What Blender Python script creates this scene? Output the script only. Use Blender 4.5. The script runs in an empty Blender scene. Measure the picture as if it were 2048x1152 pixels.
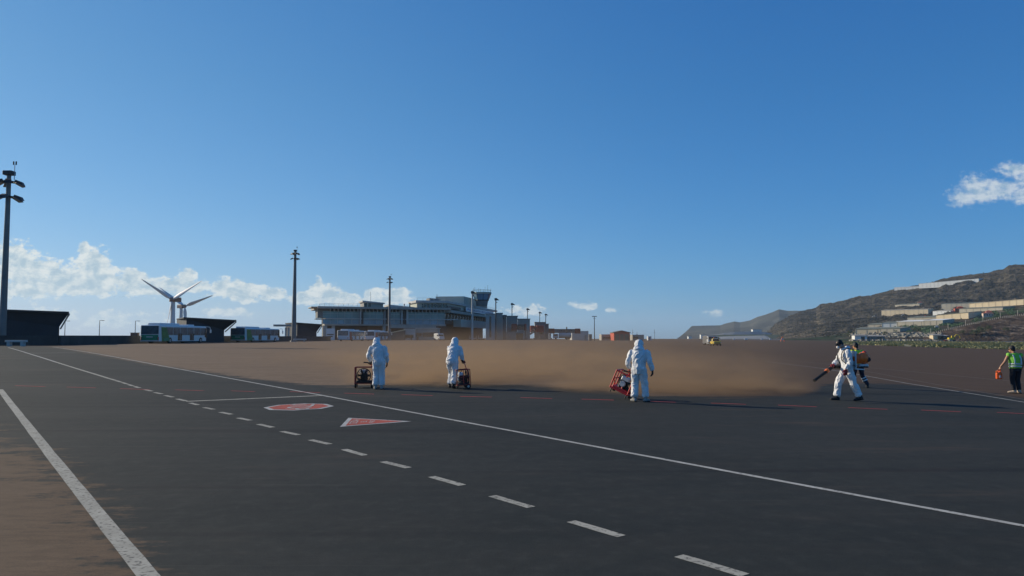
import bpy, bmesh, math, random
import numpy as np
from mathutils import Vector, Matrix, Quaternion, noise as mnoise
random.seed(7)
R = math.radians
scene = bpy.context.scene
COL = scene.collection

# ------------------------------------------------------------------ camera
FPX, HOR, CAMH = 1547.0, 675.0, 2.0            # focal length in photo pixels, horizon row, eye height
PITCH = math.atan((HOR - 576) / FPX)
cam_d = bpy.data.cameras.new('camera')
cam_d.sensor_width = 36.0
cam_d.lens = 36.0 * FPX / 2048
cam_d.clip_start = 0.1
cam_d.clip_end = 60000
cam = bpy.data.objects.new('camera', cam_d)
cam.location = (0, 0, CAMH)
cam.rotation_euler = (math.pi / 2 + PITCH, 0, 0)
COL.objects.link(cam)
scene.camera = cam
scene.view_settings.view_transform = 'Standard'
scene.view_settings.look = 'None'
scene.view_settings.gamma = 1
scene.view_settings.exposure = 0.0
scene.cycles.use_denoising = True
scene.cycles.max_bounces = 6
scene.cycles.volume_bounces = 1
scene.cycles.volume_step_rate = 1.0
scene.cycles.volume_max_steps = 128
scene.cycles.sample_clamp_indirect = 8

SUN_AZ, SUN_EL = R(-64), R(23.5)                 # azimuth from +Y towards +X
SUN = Vector((math.sin(SUN_AZ) * math.cos(SUN_EL), math.cos(SUN_AZ) * math.cos(SUN_EL), math.sin(SUN_EL)))


def ray(px, py):
    u = (px - 1024) / FPX; v = (576 - py) / FPX
    return Vector((u, math.cos(PITCH) - v * math.sin(PITCH), math.sin(PITCH) + v * math.cos(PITCH)))


def P(px, py, d):
    r = ray(px, py)
    return Vector((0, 0, CAMH)) + r * (d / r.y)


def XX(px, d, py=HOR):
    return P(px, py, d).x


def ZZ(py, d, px=1024):
    return P(px, py, d).z


def sstep(a, b, x):
    t = min(1, max(0, (x - a) / (b - a)))
    return t * t * (3 - 2 * t)


def zg(x, y):
    """height of the apron: it rises gently towards the terminal"""
    if y <= 0:
        return 0.0
    return 1.1 * (1 - math.exp(-(y / 50) ** 1.8)) * (1 - sstep(2, 26, x) * (1 if y < 60 else max(0.0, 1 - sstep(60, 120, y) * (1 - sstep(18, 46, x) / max(1e-6, sstep(2, 26, x)) if x > 2 else 1))) if x > 2 else 1)


def G(px, py, lift=0.0):
    """where the photo's pixel meets the apron"""
    lo, hi = 2.0, 3000.0
    f = lambda d: (lambda p: p.z - zg(p.x, p.y))(P(px, py, d))
    if f(hi) > 0:
        p = P(px, py, hi); p.z = zg(p.x, p.y) + lift; return p
    for _ in range(60):
        m = (lo * hi) ** .5
        if f(m) > 0: lo = m
        else: hi = m
    p = P(px, py, hi)
    p.z = zg(p.x, p.y) + lift
    return p


# ------------------------------------------------------------------ sky
world = bpy.data.worlds.new('World')
scene.world = world
world.use_nodes = True
wn, wl = world.node_tree.nodes, world.node_tree.links
wn.clear()


def N(nodes, typ, **kw):
    n = nodes.new(typ)
    for k, v in kw.items():
        if k == 'inp':
            for i, val in v.items():
                n.inputs[i].default_value = val
        else:
            setattr(n, k, v)
    return n


def M(nodes, links, op, a, b=None, c=None, clamp=False):
    n = nodes.new('ShaderNodeMath'); n.operation = op; n.use_clamp = clamp
    for i, s in enumerate((a, b, c)):
        if s is None: continue
        if isinstance(s, (int, float)): n.inputs[i].default_value = s
        else: links.new(s, n.inputs[i])
    return n.outputs[0]


wout = wn.new('ShaderNodeOutputWorld')
bg = wn.new('ShaderNodeBackground')
sky = wn.new('ShaderNodeTexSky')
sky.sky_type = 'NISHITA'
sky.sun_disc = False
sky.sun_elevation = SUN_EL
sky.sun_rotation = SUN_AZ
sky.altitude = 0
sky.air_density = 1.0
sky.dust_density = 0.25
sky.ozone_density = 3.0
bg.inputs['Strength'].default_value = 0.105
tc = wn.new('ShaderNodeTexCoord')
sep = wn.new('ShaderNodeSeparateXYZ')
wl.new(tc.outputs['Generated'], sep.inputs[0])
yy = M(wn, wl, 'MAXIMUM', sep.outputs[1], 0.05)
uu = M(wn, wl, 'DIVIDE', sep.outputs[0], yy)
vv = M(wn, wl, 'DIVIDE', sep.outputs[2], yy)
uv = wn.new('ShaderNodeCombineXYZ')
wl.new(uu, uv.inputs[0]); wl.new(vv, uv.inputs[1])
# the cumulus of the photograph: direction of each heap and its angular size
LOBES = [(-40, 545, 75, 50), (20, 520, 50, 34), (55, 545, 45, 40), (0, 580, 120, 14), (105, 540, 22, 24), (130, 562, 60, 28), (168, 500, 10, 16),
         (185, 530, 34, 30), (205, 560, 60, 26), (165, 575, 120, 16), (265, 560, 34, 20), (300, 575, 60, 16), (340, 570, 40, 14), (375, 556, 17, 20), (390, 572, 34, 12),
         (455, 578, 38, 20), (485, 585, 50, 17), (540, 588, 34, 12), (610, 596, 32, 12), (638, 572, 9, 16), (650, 588, 32, 20), (685, 597, 46, 12), (745, 592, 20, 13), (790, 588, 24, 13), (770, 600, 60, 10),
         (1160, 613, 16, 7), (1185, 612, 20, 7), (1220, 619, 9, 4), (1410, 624, 10, 5), (1430, 626, 18, 7), (1052, 622, 40, 10), (450, 625, 60, 8), (215, 640, 80, 14), (70, 625, 90, 9),
         (1955, 378, 36, 28), (1930, 395, 34, 18), (1990, 385, 44, 20), (1965, 395, 34, 9), (2000, 372, 38, 12), (2030, 338, 34, 14), (2050, 390, 28, 22), (2090, 360, 70, 26)]


def lobe_field(src):
    acc = None
    for (x, y, rx, ry) in LOBES:
        peak = 1.0 if x < 850 and y < 612 else (.62 if x > 1800 else .5)
        r = ray(x, y)
        a = wn.new('ShaderNodeVectorMath'); a.operation = 'SUBTRACT'
        wl.new(src, a.inputs[0]); a.inputs[1].default_value = (r.x / r.y, r.z / r.y, 0)
        b = wn.new('ShaderNodeVectorMath'); b.operation = 'MULTIPLY'
        wl.new(a.outputs[0], b.inputs[0]); b.inputs[1].default_value = (FPX / rx / 1.25, FPX / ry / 1.25, 0)
        c = wn.new('ShaderNodeVectorMath'); c.operation = 'LENGTH'
        wl.new(b.outputs[0], c.inputs[0])
        d = M(wn, wl, 'MULTIPLY', M(wn, wl, 'SUBTRACT', 1.0, c.outputs['Value']), peak)
        acc = d if acc is None else M(wn, wl, 'SMOOTH_MAX', acc, d, 0.12)
    return acc


def fbm(src, scale, detail, off=(0, 0, 0), yscale=1.5):
    mp = wn.new('ShaderNodeVectorMath'); mp.operation = 'MULTIPLY_ADD'
    wl.new(src, mp.inputs[0]); mp.inputs[1].default_value = (scale, scale * yscale, 1); mp.inputs[2].default_value = off
    nz = wn.new('ShaderNodeTexNoise'); nz.inputs['Scale'].default_value = 1; nz.inputs['Detail'].default_value = detail
    nz.inputs['Roughness'].default_value = 0.62
    wl.new(mp.outputs[0], nz.inputs['Vector'])
    return nz.outputs['Fac']


field = lobe_field(uv.outputs[0])
n1 = fbm(uv.outputs[0], 48, 10)
n2 = fbm(uv.outputs[0], 48, 10, off=(0.30, -0.42, 0))      # same noise a little towards the sun
amp = wn.new('ShaderNodeMapRange'); wl.new(uu, amp.inputs[0]); amp.inputs[1].default_value = .05; amp.inputs[2].default_value = .5; amp.inputs[3].default_value = 2.1; amp.inputs[4].default_value = 1.0
dens = M(wn, wl, 'MULTIPLY_ADD', M(wn, wl, 'SUBTRACT', n1, 0.5), amp.outputs[0], field)
mr = wn.new('ShaderNodeMapRange'); mr.interpolation_type = 'SMOOTHSTEP'
wl.new(dens, mr.inputs[0]); mr.inputs[1].default_value = -0.04; mr.inputs[2].default_value = 0.36
n3 = fbm(uv.outputs[0], 130, 6)
dens = M(wn, wl, 'MULTIPLY_ADD', M(wn, wl, 'SUBTRACT', n3, 0.5), .8, dens)
soft = wn.new('ShaderNodeMapRange'); wl.new(uu, soft.inputs[0]); soft.inputs[1].default_value = .05; soft.inputs[2].default_value = .5; soft.inputs[3].default_value = 1; soft.inputs[4].default_value = .70
wl.new(M(wn, wl, 'MULTIPLY', dens, soft.outputs[0]), mr.inputs[0])
front = M(wn, wl, 'GREATER_THAN', sep.outputs[1], 0.1)
thin = wn.new('ShaderNodeMapRange'); wl.new(uu, thin.inputs[0]); thin.inputs[1].default_value = .05; thin.inputs[2].default_value = .5; thin.inputs[3].default_value = .93; thin.inputs[4].default_value = .66
mask = M(wn, wl, 'MULTIPLY', M(wn, wl, 'MULTIPLY', mr.outputs[0], front), thin.outputs[0])
lit = M(wn, wl, 'MULTIPLY_ADD', M(wn, wl, 'SUBTRACT', n1, n2), 4.2, 0.78)
thick = wn.new('ShaderNodeMapRange'); wl.new(dens, thick.inputs[0])
thick.inputs[1].default_value = 0.1; thick.inputs[2].default_value = 1.0; thick.inputs[3].default_value = 0.1; thick.inputs[4].default_value = -0.55
lit = M(wn, wl, 'ADD', lit, thick.outputs[0], clamp=True)
cc = wn.new('ShaderNodeMix'); cc.data_type = 'RGBA'
wl.new(lit, cc.inputs[0])
cc.inputs[6].default_value = (3.9, 5.2, 6.0, 1)
cc.inputs[7].default_value = (7.8, 8.1, 7.8, 1)
# grade of the clear sky: deep maritime blue, paler towards the horizon
ssep = wn.new('ShaderNodeSeparateColor'); wl.new(sky.outputs[0], ssep.inputs[0])
scmb = wn.new('ShaderNodeCombineColor')
hz = wn.new('ShaderNodeMapRange'); wl.new(sep.outputs[2], hz.inputs[0])
hz.inputs[1].default_value = 0.0; hz.inputs[2].default_value = 0.30; hz.inputs[3].default_value = 1.17; hz.inputs[4].default_value = 1.03
# the air is whiter on the sun's side
sdot = wn.new('ShaderNodeVectorMath'); sdot.operation = 'DOT_PRODUCT'; wl.new(tc.outputs['Generated'], sdot.inputs[0])
sdot.inputs[1].default_value = (math.sin(SUN_AZ), math.cos(SUN_AZ), 0)
glow = []
for lo_, hi_ in ((.80, 1.50), (.985, 1.12)):
    g_ = wn.new('ShaderNodeMapRange'); g_.interpolation_type = 'SMOOTHSTEP'; wl.new(sdot.outputs['Value'], g_.inputs[0])
    g_.inputs[1].default_value = .05; g_.inputs[2].default_value = .85; g_.inputs[3].default_value = lo_; g_.inputs[4].default_value = hi_
    glow.append(g_.outputs[0])
ST = 0.105
for k, (a_, g_) in enumerate(((.345, 1.20), (.565, .83), (.76, .58))):
    c_ = M(wn, wl, 'POWER', M(wn, wl, 'MAXIMUM', M(wn, wl, 'MULTIPLY', ssep.outputs[k], ST), 0.001), g_)
    c_ = M(wn, wl, 'MULTIPLY', c_, a_ / ST)
    c_ = M(wn, wl, 'MULTIPLY', c_, hz.outputs[0] if k == 2 else glow[k])
    wl.new(c_, scmb.inputs[k])
mx = wn.new('ShaderNodeMix'); mx.data_type = 'RGBA'
wl.new(mask, mx.inputs[0]); wl.new(scmb.outputs[0], mx.inputs[6]); wl.new(cc.outputs[2], mx.inputs[7])
wl.new(mx.outputs[2], bg.inputs['Color'])
wl.new(bg.outputs[0], wout.inputs['Surface'])

sun_d = bpy.data.lights.new('sun', 'SUN')
sun_d.energy = 4.8
sun_d.angle = R(0.53)
sun_d.color = (1.0, 0.88, 0.68)
sun = bpy.data.objects.new('sun', sun_d)
sun.rotation_euler = SUN.to_track_quat('Z', 'Y').to_euler()
sun.location = (0, 0, 60)
COL.objects.link(sun)

# ------------------------------------------------------------------ materials
MATS = {}


def mat(name, color, rough=0.6, metal=0.0, var=0.12, scale=3.0, bump=0.0, bscale=None, col2=None, spec=0.5, alpha=None, coat=0.0):
    if name in MATS: return MATS[name]
    m = bpy.data.materials.new(name); m.use_nodes = True
    n, l = m.node_tree.nodes, m.node_tree.links
    b = n['Principled BSDF']
    b.inputs['Roughness'].default_value = rough
    b.inputs['Metallic'].default_value = metal
    b.inputs['Specular IOR Level'].default_value = spec
    b.inputs['Coat Weight'].default_value = coat
    t = n.new('ShaderNodeTexCoord')
    z = n.new('ShaderNodeTexNoise'); z.inputs['Scale'].default_value = scale; z.inputs['Detail'].default_value = 6; z.inputs['Roughness'].default_value = .6
    l.new(t.outputs['Object'], z.inputs['Vector'])
    mixn = n.new('ShaderNodeMix'); mixn.data_type = 'RGBA'
    rmp = n.new('ShaderNodeMapRange'); rmp.inputs[1].default_value = .3; rmp.inputs[2].default_value = .7
    l.new(z.outputs['Fac'], rmp.inputs[0]); l.new(rmp.outputs[0], mixn.inputs[0])
    c2 = col2 or tuple(min(1, c * (1 + var)) for c in color)
    c1 = color if col2 else tuple(c * (1 - var) for c in color)
    mixn.inputs[6].default_value = (*c1, 1); mixn.inputs[7].default_value = (*c2, 1)
    l.new(mixn.outputs[2], b.inputs['Base Color'])
    if bump:
        bp = n.new('ShaderNodeBump'); bp.inputs['Strength'].default_value = bump
        z2 = n.new('ShaderNodeTexNoise'); z2.inputs['Scale'].default_value = bscale or scale * 6; z2.inputs['Detail'].default_value = 5
        l.new(t.outputs['Object'], z2.inputs['Vector']); l.new(z2.outputs['Fac'], bp.inputs['Height'])
        l.new(bp.outputs[0], b.inputs['Normal'])
    MATS[name] = m
    return m


mat('coverall', (0.74, 0.73, 0.72), .65, var=.06, scale=6, bump=.35, bscale=22)
mat('skin', (0.42, 0.22, 0.14), .55, var=.1, scale=9)
mat('skin_tan', (0.40, 0.19, 0.10), .5, var=.1, scale=9)
mat('eye', (0.03, 0.02, 0.02), .2)
mat('lip', (0.30, 0.11, 0.09), .5)
mat('hair', (0.012, 0.010, 0.009), .6, bump=.5, bscale=60)
mat('glove_black', (0.012, 0.012, 0.014), .5)
mat('glove_red', (0.30, 0.02, 0.025), .5)
mat('glove_skin', (0.45, 0.10, 0.07), .5)
mat('rubber', (0.015, 0.015, 0.016), .7)
mat('boot_grey', (0.30, 0.29, 0.27), .8, var=.2)
mat('boot_beige', (0.42, 0.33, 0.25), .8, var=.15)
mat('red_frame', (0.62, 0.025, 0.018), .4, var=.15, scale=12, coat=.3)
mat('red_shaded', (0.20, 0.020, 0.015), .5, var=.2, scale=12)  # darker copy of the frame red, with the shade on the blowers in its colour
mat('dark_metal', (0.03, 0.03, 0.033), .45, .6, var=.3)
mat('engine_white', (0.62, 0.62, 0.60), .4)
mat('steel', (0.42, 0.43, 0.44), .35, .9)
mat('orange', (0.95, 0.14, 0.02), .4, var=.08)
mat('orange_light', (0.98, 0.19, 0.03), .4, var=.08)
mat('hivis', (0.66, 0.80, 0.05), .7, var=.06)
mat('hivis_green', (0.24, 0.62, 0.06), .7, var=.08, bump=.2, bscale=20)
mat('reflective', (0.55, 0.60, 0.60), .35, var=.05)
mat('navy', (0.012, 0.016, 0.035), .8, var=.25)
mat('black_cloth', (0.012, 0.013, 0.018), .85, var=.3, bump=.3, bscale=18)
mat('mask_white', (0.78, 0.76, 0.74), .7)
mat('goggle', (0.02, 0.02, 0.022), .25)
mat('paint_white', (0.60, 0.60, 0.56), .7)
mat('concrete', (0.36, 0.335, 0.29), .85, var=.16, scale=.4)
mat('concrete_dark', (0.19, 0.19, 0.18), .85, var=.16, scale=.4)
mat('concrete_light', (0.46, 0.45, 0.42), .8, var=.12, scale=.3)
mat('concrete_green', (0.42, 0.44, 0.37), .8, var=.10, scale=.3)
mat('concrete_brown', (0.17, 0.13, 0.105), .85, var=.2, scale=.3)
mat('glass_blue', (0.10, 0.21, 0.30), .12, .0, var=.45, scale=.22, spec=.8)
mat('glass_green', (0.11, 0.19, 0.20), .15, .0, var=.3, scale=.2, spec=.8)
mat('glass_dark', (0.012, 0.016, 0.02), .15, var=.3, spec=.7)
mat('panel_white', (0.62, 0.63, 0.63), .5, var=.05)
mat('sign_blue', (0.02, 0.06, 0.30), .5)
mat('shelter', (0.022, 0.027, 0.036), .7, var=.25, scale=.25)
mat('wall_dark', (0.045, 0.045, 0.045), .9, var=.35, scale=.5, bump=.3, bscale=3)
mat('mast', (0.17, 0.165, 0.16), .5, .3, var=.15, scale=.8)
mat('mast_dark', (0.035, 0.038, 0.042), .5, .3, var=.2)
mat('mast_light', (0.40, 0.41, 0.40), .5, .2, var=.1)
mat('lamp_glass', (0.35, 0.38, 0.40), .2)
mat('red_lens', (0.5, 0.03, 0.02), .3)
mat('turbine', (0.66, 0.65, 0.63), .5, var=.05)
mat('turbine_brown', (0.26, 0.15, 0.11), .6, var=.1)
mat('bus_white', (0.68, 0.69, 0.68), .35, var=.06, coat=.3)
mat('bus_green', (0.02, 0.24, 0.12), .35, var=.3, scale=1.5)
mat('bus_leaf', (0.03, 0.12, 0.02), .4, col2=(0.10, 0.28, 0.05), scale=1.3)
mat('bus_red', (0.40, 0.03, 0.025), .35, var=.15)
mat('bus_window', (0.03, 0.055, 0.07), .12, col2=(0.10, 0.16, 0.19), scale=1.6, spec=.8)
mat('tyre', (0.014, 0.014, 0.014), .8)
mat('yellow', (0.72, 0.50, 0.04), .4, var=.06, coat=.3)
mat('white_vehicle', (0.62, 0.62, 0.60), .4, var=.06)
mat('bridge_red', (0.30, 0.045, 0.035), .55, var=.2, scale=.6)
mat('net_cream', (0.66, 0.54, 0.36), .9, var=.10, scale=.12)
mat('net_white', (0.72, 0.72, 0.68), .9, var=.08, scale=.1)
mat('net_grey', (0.42, 0.38, 0.30), .9, var=.14, scale=.12)
mat('net_roof', (0.17, 0.18, 0.14), .9, var=.12, scale=.1)
mat('house_wall', (0.62, 0.48, 0.38), .85, var=.1)
mat('house_red', (0.50, 0.09, 0.05), .8, var=.15)
mat('roof_tile', (0.45, 0.08, 0.04), .8, var=.2)
mat('leaf', (0.035, 0.06, 0.022), .8, col2=(0.075, 0.105, 0.04), scale=.4)
mat('leaf_banana', (0.035, 0.085, 0.035), .7, col2=(0.10, 0.18, 0.075), scale=.4)
mat('scrub', (0.045, 0.043, 0.030), .9, col2=(0.13, 0.12, 0.075), scale=.03)
mat('trunk', (0.16, 0.12, 0.09), .9)
mat('dry_grass', (0.24, 0.225, 0.085), .9, col2=(0.46, 0.40, 0.19), scale=.12)
mat('fence_post', (0.50, 0.46, 0.38), .8)


# ------------------------------------------------------------------ mesh helpers
class MB:
    def __init__(s):
        s.v = []; s.f = []; s.m = []; s.mats = []; s.cur = 0; s.smooth = []

    def use(s, name):
        if name not in s.mats: s.mats.append(name)
        s.cur = s.mats.index(name); return s

    def add(s, vs, fs, smooth=False):
        k = len(s.v)
        s.v += [tuple(v) for v in vs]
        for f in fs:
            s.f.append([i + k for i in f]); s.m.append(s.cur); s.smooth.append(smooth)
        return s

    def hexa(s, p):       # 8 points: bottom 4 ccw, top 4 ccw
        return s.add(p, [(3, 2, 1, 0), (4, 5, 6, 7), (0, 1, 5, 4), (1, 2, 6, 5), (2, 3, 7, 6), (3, 0, 4, 7)])

    def box(s, c, size, rz=0, M4=None):
        x, y, z = (k / 2 for k in size)
        ps = [Vector(p) for p in ((-x, -y, -z), (x, -y, -z), (x, y, -z), (-x, y, -z), (-x, -y, z), (x, -y, z), (x, y, z), (-x, y, z))]
        rot = Matrix.Rotation(rz, 3, 'Z')
        ps = [rot @ p + Vector(c) for p in ps]
        if M4: ps = [M4 @ p for p in ps]
        return s.hexa(ps)

    def rbox(s, c, size, r=0.05, rz=0):
        """box with chamfered vertical and top edges"""
        x, y, z = (k / 2 for k in size)
        r = min(r, x * .9, y * .9, z * .9)
        def ring(ix, zz): return [(-x + ix + (r - ix if ix < r else 0), -y + ix), (x - r, -y + ix), (x - ix, -y + r), (x - ix, y - r), (x - r, y - ix), (-x + r, y - ix), (-x + ix, y - r), (-x + ix, -y + r)]
        rings = []
        for ix, zz in ((0, -z), (0, z - r), (r * .3, z - r * .3), (r * .9, z)):
            a, b = x - ix, y - ix; q = max(r - ix, r * .25)
            rings.append([(-a + q, -b, zz), (a - q, -b, zz), (a, -b + q, zz), (a, b - q, zz), (a - q, b, zz), (-a + q, b, zz), (-a, b - q, zz), (-a, -b + q, zz)])
        rot = Matrix.Rotation(rz, 3, 'Z')
        vs = [rot @ Vector(p) + Vector(c) for rg in rings for p in rg]
        fs = [list(range(7, -1, -1)), [24 + i for i in range(8)]]
        for k in range(3):
            for i in range(8):
                j = (i + 1) % 8
                fs.append((k * 8 + i, k * 8 + j, k * 8 + 8 + j, k * 8 + 8 + i))
        return s.add(vs, fs)

    def tube(s, path, rad, seg=10, cap=True, ref=None, smooth=True):
        """rad: radius, list of radii or list of (rx, ry)"""
        path = [Vector(p) for p in path]; n = len(path)
        if not isinstance(rad, (list, tuple)): rad = [rad] * n
        vs = []; up = None
        for i, p in enumerate(path):
            t = (path[min(i + 1, n - 1)] - path[max(i - 1, 0)])
            if t.length < 1e-9: t = Vector((0, 0, 1))
            t.normalize()
            if up is None:
                up = Vector(ref) if ref else (Vector((1, 0, 0)) if abs(t.x) < .8 else Vector((0, 1, 0)))
            a = up - t * up.dot(t)
            if a.length < 1e-6: a = t.orthogonal()
            a.normalize(); b = t.cross(a)
            if not ref: up = a
            r = rad[i]; rx, ry = r if isinstance(r, (tuple, list)) else (r, r)
            for k in range(seg):
                th = 2 * math.pi * k / seg
                vs.append(p + a * (math.cos(th) * rx) + b * (math.sin(th) * ry))
        fs = []
        for i in range(n - 1):
            for k in range(seg):
                j = (k + 1) % seg
                fs.append((i * seg + k, i * seg + j, (i + 1) * seg + j, (i + 1) * seg + k))
        s.add(vs, fs, smooth)
        if cap:
            s.add(vs[:seg], [list(range(seg - 1, -1, -1))]); s.add(vs[-seg:], [list(range(seg))])
        return s

    def closed_tube(s, path, rad, seg=12, ref=None):
        """tube with shared-vertex caps (for remeshing)"""
        k0 = len(s.v)
        s.tube(path, rad, seg, cap=False, ref=ref)
        n = len(path)
        s.f.append([k0 + i for i in range(seg - 1, -1, -1)]); s.m.append(s.cur); s.smooth.append(True)
        s.f.append([k0 + (n - 1) * seg + i for i in range(seg)]); s.m.append(s.cur); s.smooth.append(True)
        return s

    def ball(s, c, r, seg=14, rings=9, rot=None, smooth=True):
        rx, ry, rz = r if isinstance(r, (tuple, list)) else (r, r, r)
        c = Vector(c); vs = []; fs = []
        for i in range(1, rings):
            ph = math.pi * i / rings
            for k in range(seg):
                th = 2 * math.pi * k / seg
                vs.append(Vector((rx * math.sin(ph) * math.cos(th), ry * math.sin(ph) * math.sin(th), rz * math.cos(ph))))
        vs += [Vector((0, 0, rz)), Vector((0, 0, -rz))]
        T, B = len(vs) - 2, len(vs) - 1
        for i in range(rings - 2):
            for k in range(seg):
                j = (k + 1) % seg
                fs.append((i * seg + k, (i + 1) * seg + k, (i + 1) * seg + j, i * seg + j))
        for k in range(seg):
            j = (k + 1) % seg
            fs.append((k, j, T)); fs.append(((rings - 2) * seg + j, (rings - 2) * seg + k, B))
        if rot is not None: vs = [rot @ v for v in vs]
        return s.add([v + c for v in vs], fs, smooth)

    def torus(s, c, R_, r, seg=32, sg=8, M3=None):
        pts = []
        vs = []; fs = []
        for i in range(seg):
            a = 2 * math.pi * i / seg
            for k in range(sg):
                b = 2 * math.pi * k / sg
                v = Vector(((R_ + r * math.cos(b)) * math.cos(a), (R_ + r * math.cos(b)) * math.sin(a), r * math.sin(b)))
                if M3: v = M3 @ v
                vs.append(v + Vector(c))
        for i in range(seg):
            for k in range(sg):
                i2, k2 = (i + 1) % seg, (k + 1) % sg
                fs.append((i * sg + k, i2 * sg + k, i2 * sg + k2, i * sg + k2))
        return s.add(vs, fs, True)

    def build(s, name, parent=None, mats=None, mtx=None):
        me = bpy.data.meshes.new(name)
        me.from_pydata(s.v, [], s.f)
        for mname in (mats or s.mats): me.materials.append(MATS[mname])
        me.polygons.foreach_set('material_index', s.m)
        me.polygons.foreach_set('use_smooth', s.smooth)
        me.update()
        o = bpy.data.objects.new(name, me)
        COL.objects.link(o)
        if parent: o.parent = parent
        if mtx: o.matrix_local = mtx
        return o


def tag(o, label=None, cat=None, group=None, kind=None):
    if label: o['label'] = label
    if cat: o['category'] = cat
    if group: o['group'] = group
    if kind: o['kind'] = kind
    return o


def thing(name, label, cat, loc=(0, 0, 0), rz=0, group=None, scale=1):
    o = bpy.data.objects.new(name, None); COL.objects.link(o)
    o.location = loc; o.rotation_euler = (0, 0, rz); o.scale = (scale,) * 3
    o.empty_display_size = .3
    return tag(o, label, cat, group)


def copy_tree(o, parent=None):
    c = o.copy(); COL.objects.link(c); c.parent = parent
    for ch in list(o.children): copy_tree(ch, c)
    return c


def remesh(mb, name, material, voxel=.01, smooth=3, parent=None, fold=0.0, fscale=9.0, cut=None, sub=None):
    tmp = mb.build('tmp')
    md = tmp.modifiers.new('r', 'REMESH'); md.mode = 'VOXEL'; md.voxel_size = voxel; md.use_smooth_shade = True
    if smooth:
        sm = tmp.modifiers.new('s', 'SMOOTH'); sm.iterations = smooth; sm.factor = .5
    dg = bpy.context.evaluated_depsgraph_get()
    me = bpy.data.meshes.new_from_object(tmp.evaluated_get(dg))
    old = tmp.data
    bpy.data.objects.remove(tmp); bpy.data.meshes.remove(old)
    me.name = name
    me.materials.clear()
    for mm in ([material] if isinstance(material, str) else material): me.materials.append(MATS[mm])
    if fold:
        nrm = [v.normal.copy() for v in me.vertices]
        for v, nn in zip(me.vertices, nrm):
            p = v.co
            a = mnoise.noise(Vector((p.x * fscale * .8, p.y * fscale * .8, p.z * fscale * 1.1)))
            w = Vector((p.x * fscale * 2.4 + a * 2.2, p.y * fscale * 2.4, p.z * fscale * .6 + a))
            b = (1 - abs(mnoise.noise(w)) * 2) ** 2
            v.co = p + nn * (fold * (a * .6 + (b - .4) * .9))
    me.polygons.foreach_set('use_smooth', [True] * len(me.polygons))
    me.update()
    o = bpy.data.objects.new(name, me)
    COL.objects.link(o)
    if parent: o.parent = parent
    return o


def text_mesh(body, size, name, material, parent, mtx, extrude=.005, align='CENTER'):
    cu = bpy.data.curves.new('t', 'FONT'); cu.body = body; cu.size = size; cu.extrude = extrude
    cu.align_x = align; cu.align_y = 'CENTER'
    t = bpy.data.objects.new('t', cu); COL.objects.link(t)
    dg = bpy.context.evaluated_depsgraph_get()
    me = bpy.data.meshes.new_from_object(t.evaluated_get(dg))
    bpy.data.objects.remove(t); bpy.data.curves.remove(cu)
    me.materials.clear(); me.materials.append(MATS[material])
    o = bpy.data.objects.new(name, me); COL.objects.link(o)
    if parent: o.parent = parent
    o.matrix_local = mtx
    return o

# ------------------------------------------------------------------ ground, sea, hills
def grid_axis(breaks):
    out = []
    for (a, b, n) in breaks: out += [a + (b - a) * i / n for i in range(n)]
    out.append(breaks[-1][1]); return out


def lerp_list(pts, x):
    if x <= pts[0][0]: return pts[0][1]
    for (a, b), (c, d) in zip(pts, pts[1:]):
        if x <= c: return b + (d - b) * (x - a) / (c - a)
    return pts[-1][1]


def project(x, y, z):
    dz, dy = z - CAMH, y
    fwd = dy * math.cos(PITCH) + dz * math.sin(PITCH)
    if fwd < .3: return None
    up = -dy * math.sin(PITCH) + dz * math.cos(PITCH)
    return 1024 + FPX * x / fwd, 576 - FPX * up / fwd


ASH_EDGE = [(-400, 660), (100, 696), (300, 733), (520, 763), (640, 775), (700, 778), (790, 772), (900, 768), (1000, 772), (1150, 782), (1300, 796), (1500, 800), (1610, 795), (1660, 772), (1800, 772), (2048, 800), (2600, 850)]


def ash_at(x, y):
    q = project(x, y, zg(x, y))
    if q is None: return (.3 if x < -1 else .05), 0.
    px, py = q
    e = lerp_list(ASH_EDGE, px)
    a = 1 - sstep(e - 14, e + 6, py)
    if px > 1620:       # beyond the double line: dark brown film
        a *= .98
    # left of the thick line, brown drifts
    lx = 0 + (py - 775) * 0.80 + 120
    if py > 760: a = max(a, .9 * (1 - sstep(lx - 330, lx + 150, px)) * sstep(760, 960, py))
    tone = 1 - sstep(900, 1750, px) * .92 if py < e else .42   # 1: sandy, 0: dark brown
    return a, tone


xs = grid_axis([(-9000, -1500, 6), (-1500, -300, 12), (-300, -80, 22), (-80, -30, 25), (-30, 30, 120), (30, 80, 40), (80, 400, 32), (400, 1500, 11), (1500, 9000, 6)])
ys = grid_axis([(-400, -20, 10), (-20, 0, 10), (0, 45, 110), (45, 100, 40), (100, 320, 44), (320, 1200, 22)])
vs = []; ash = []; tone = []
for y in ys:
    for x in xs:
        vs.append((x, y, zg(x, y)))
        a, t = ash_at(x, y); ash.append(a); tone.append(t)
nx = len(xs)
fs = [(j * nx + i, j * nx + i + 1, (j + 1) * nx + i + 1, (j + 1) * nx + i) for j in range(len(ys) - 1) for i in range(nx - 1)]
# outer apron sheet edge drops to the sea
me = bpy.data.meshes.new('apron')
me.from_pydata(vs, [], fs)
at = me.attributes.new('ash', 'FLOAT', 'POINT'); at.data.foreach_set('value', ash)
at = me.attributes.new('tone', 'FLOAT', 'POINT'); at.data.foreach_set('value', tone)
me.polygons.foreach_set('use_smooth', [True] * len(me.polygons))
gm = bpy.data.materials.new('asphalt'); gm.use_nodes = True
n, l = gm.node_tree.nodes, gm.node_tree.links
b = n['Principled BSDF']
geo = n.new('ShaderNodeTexCoord')


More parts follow.
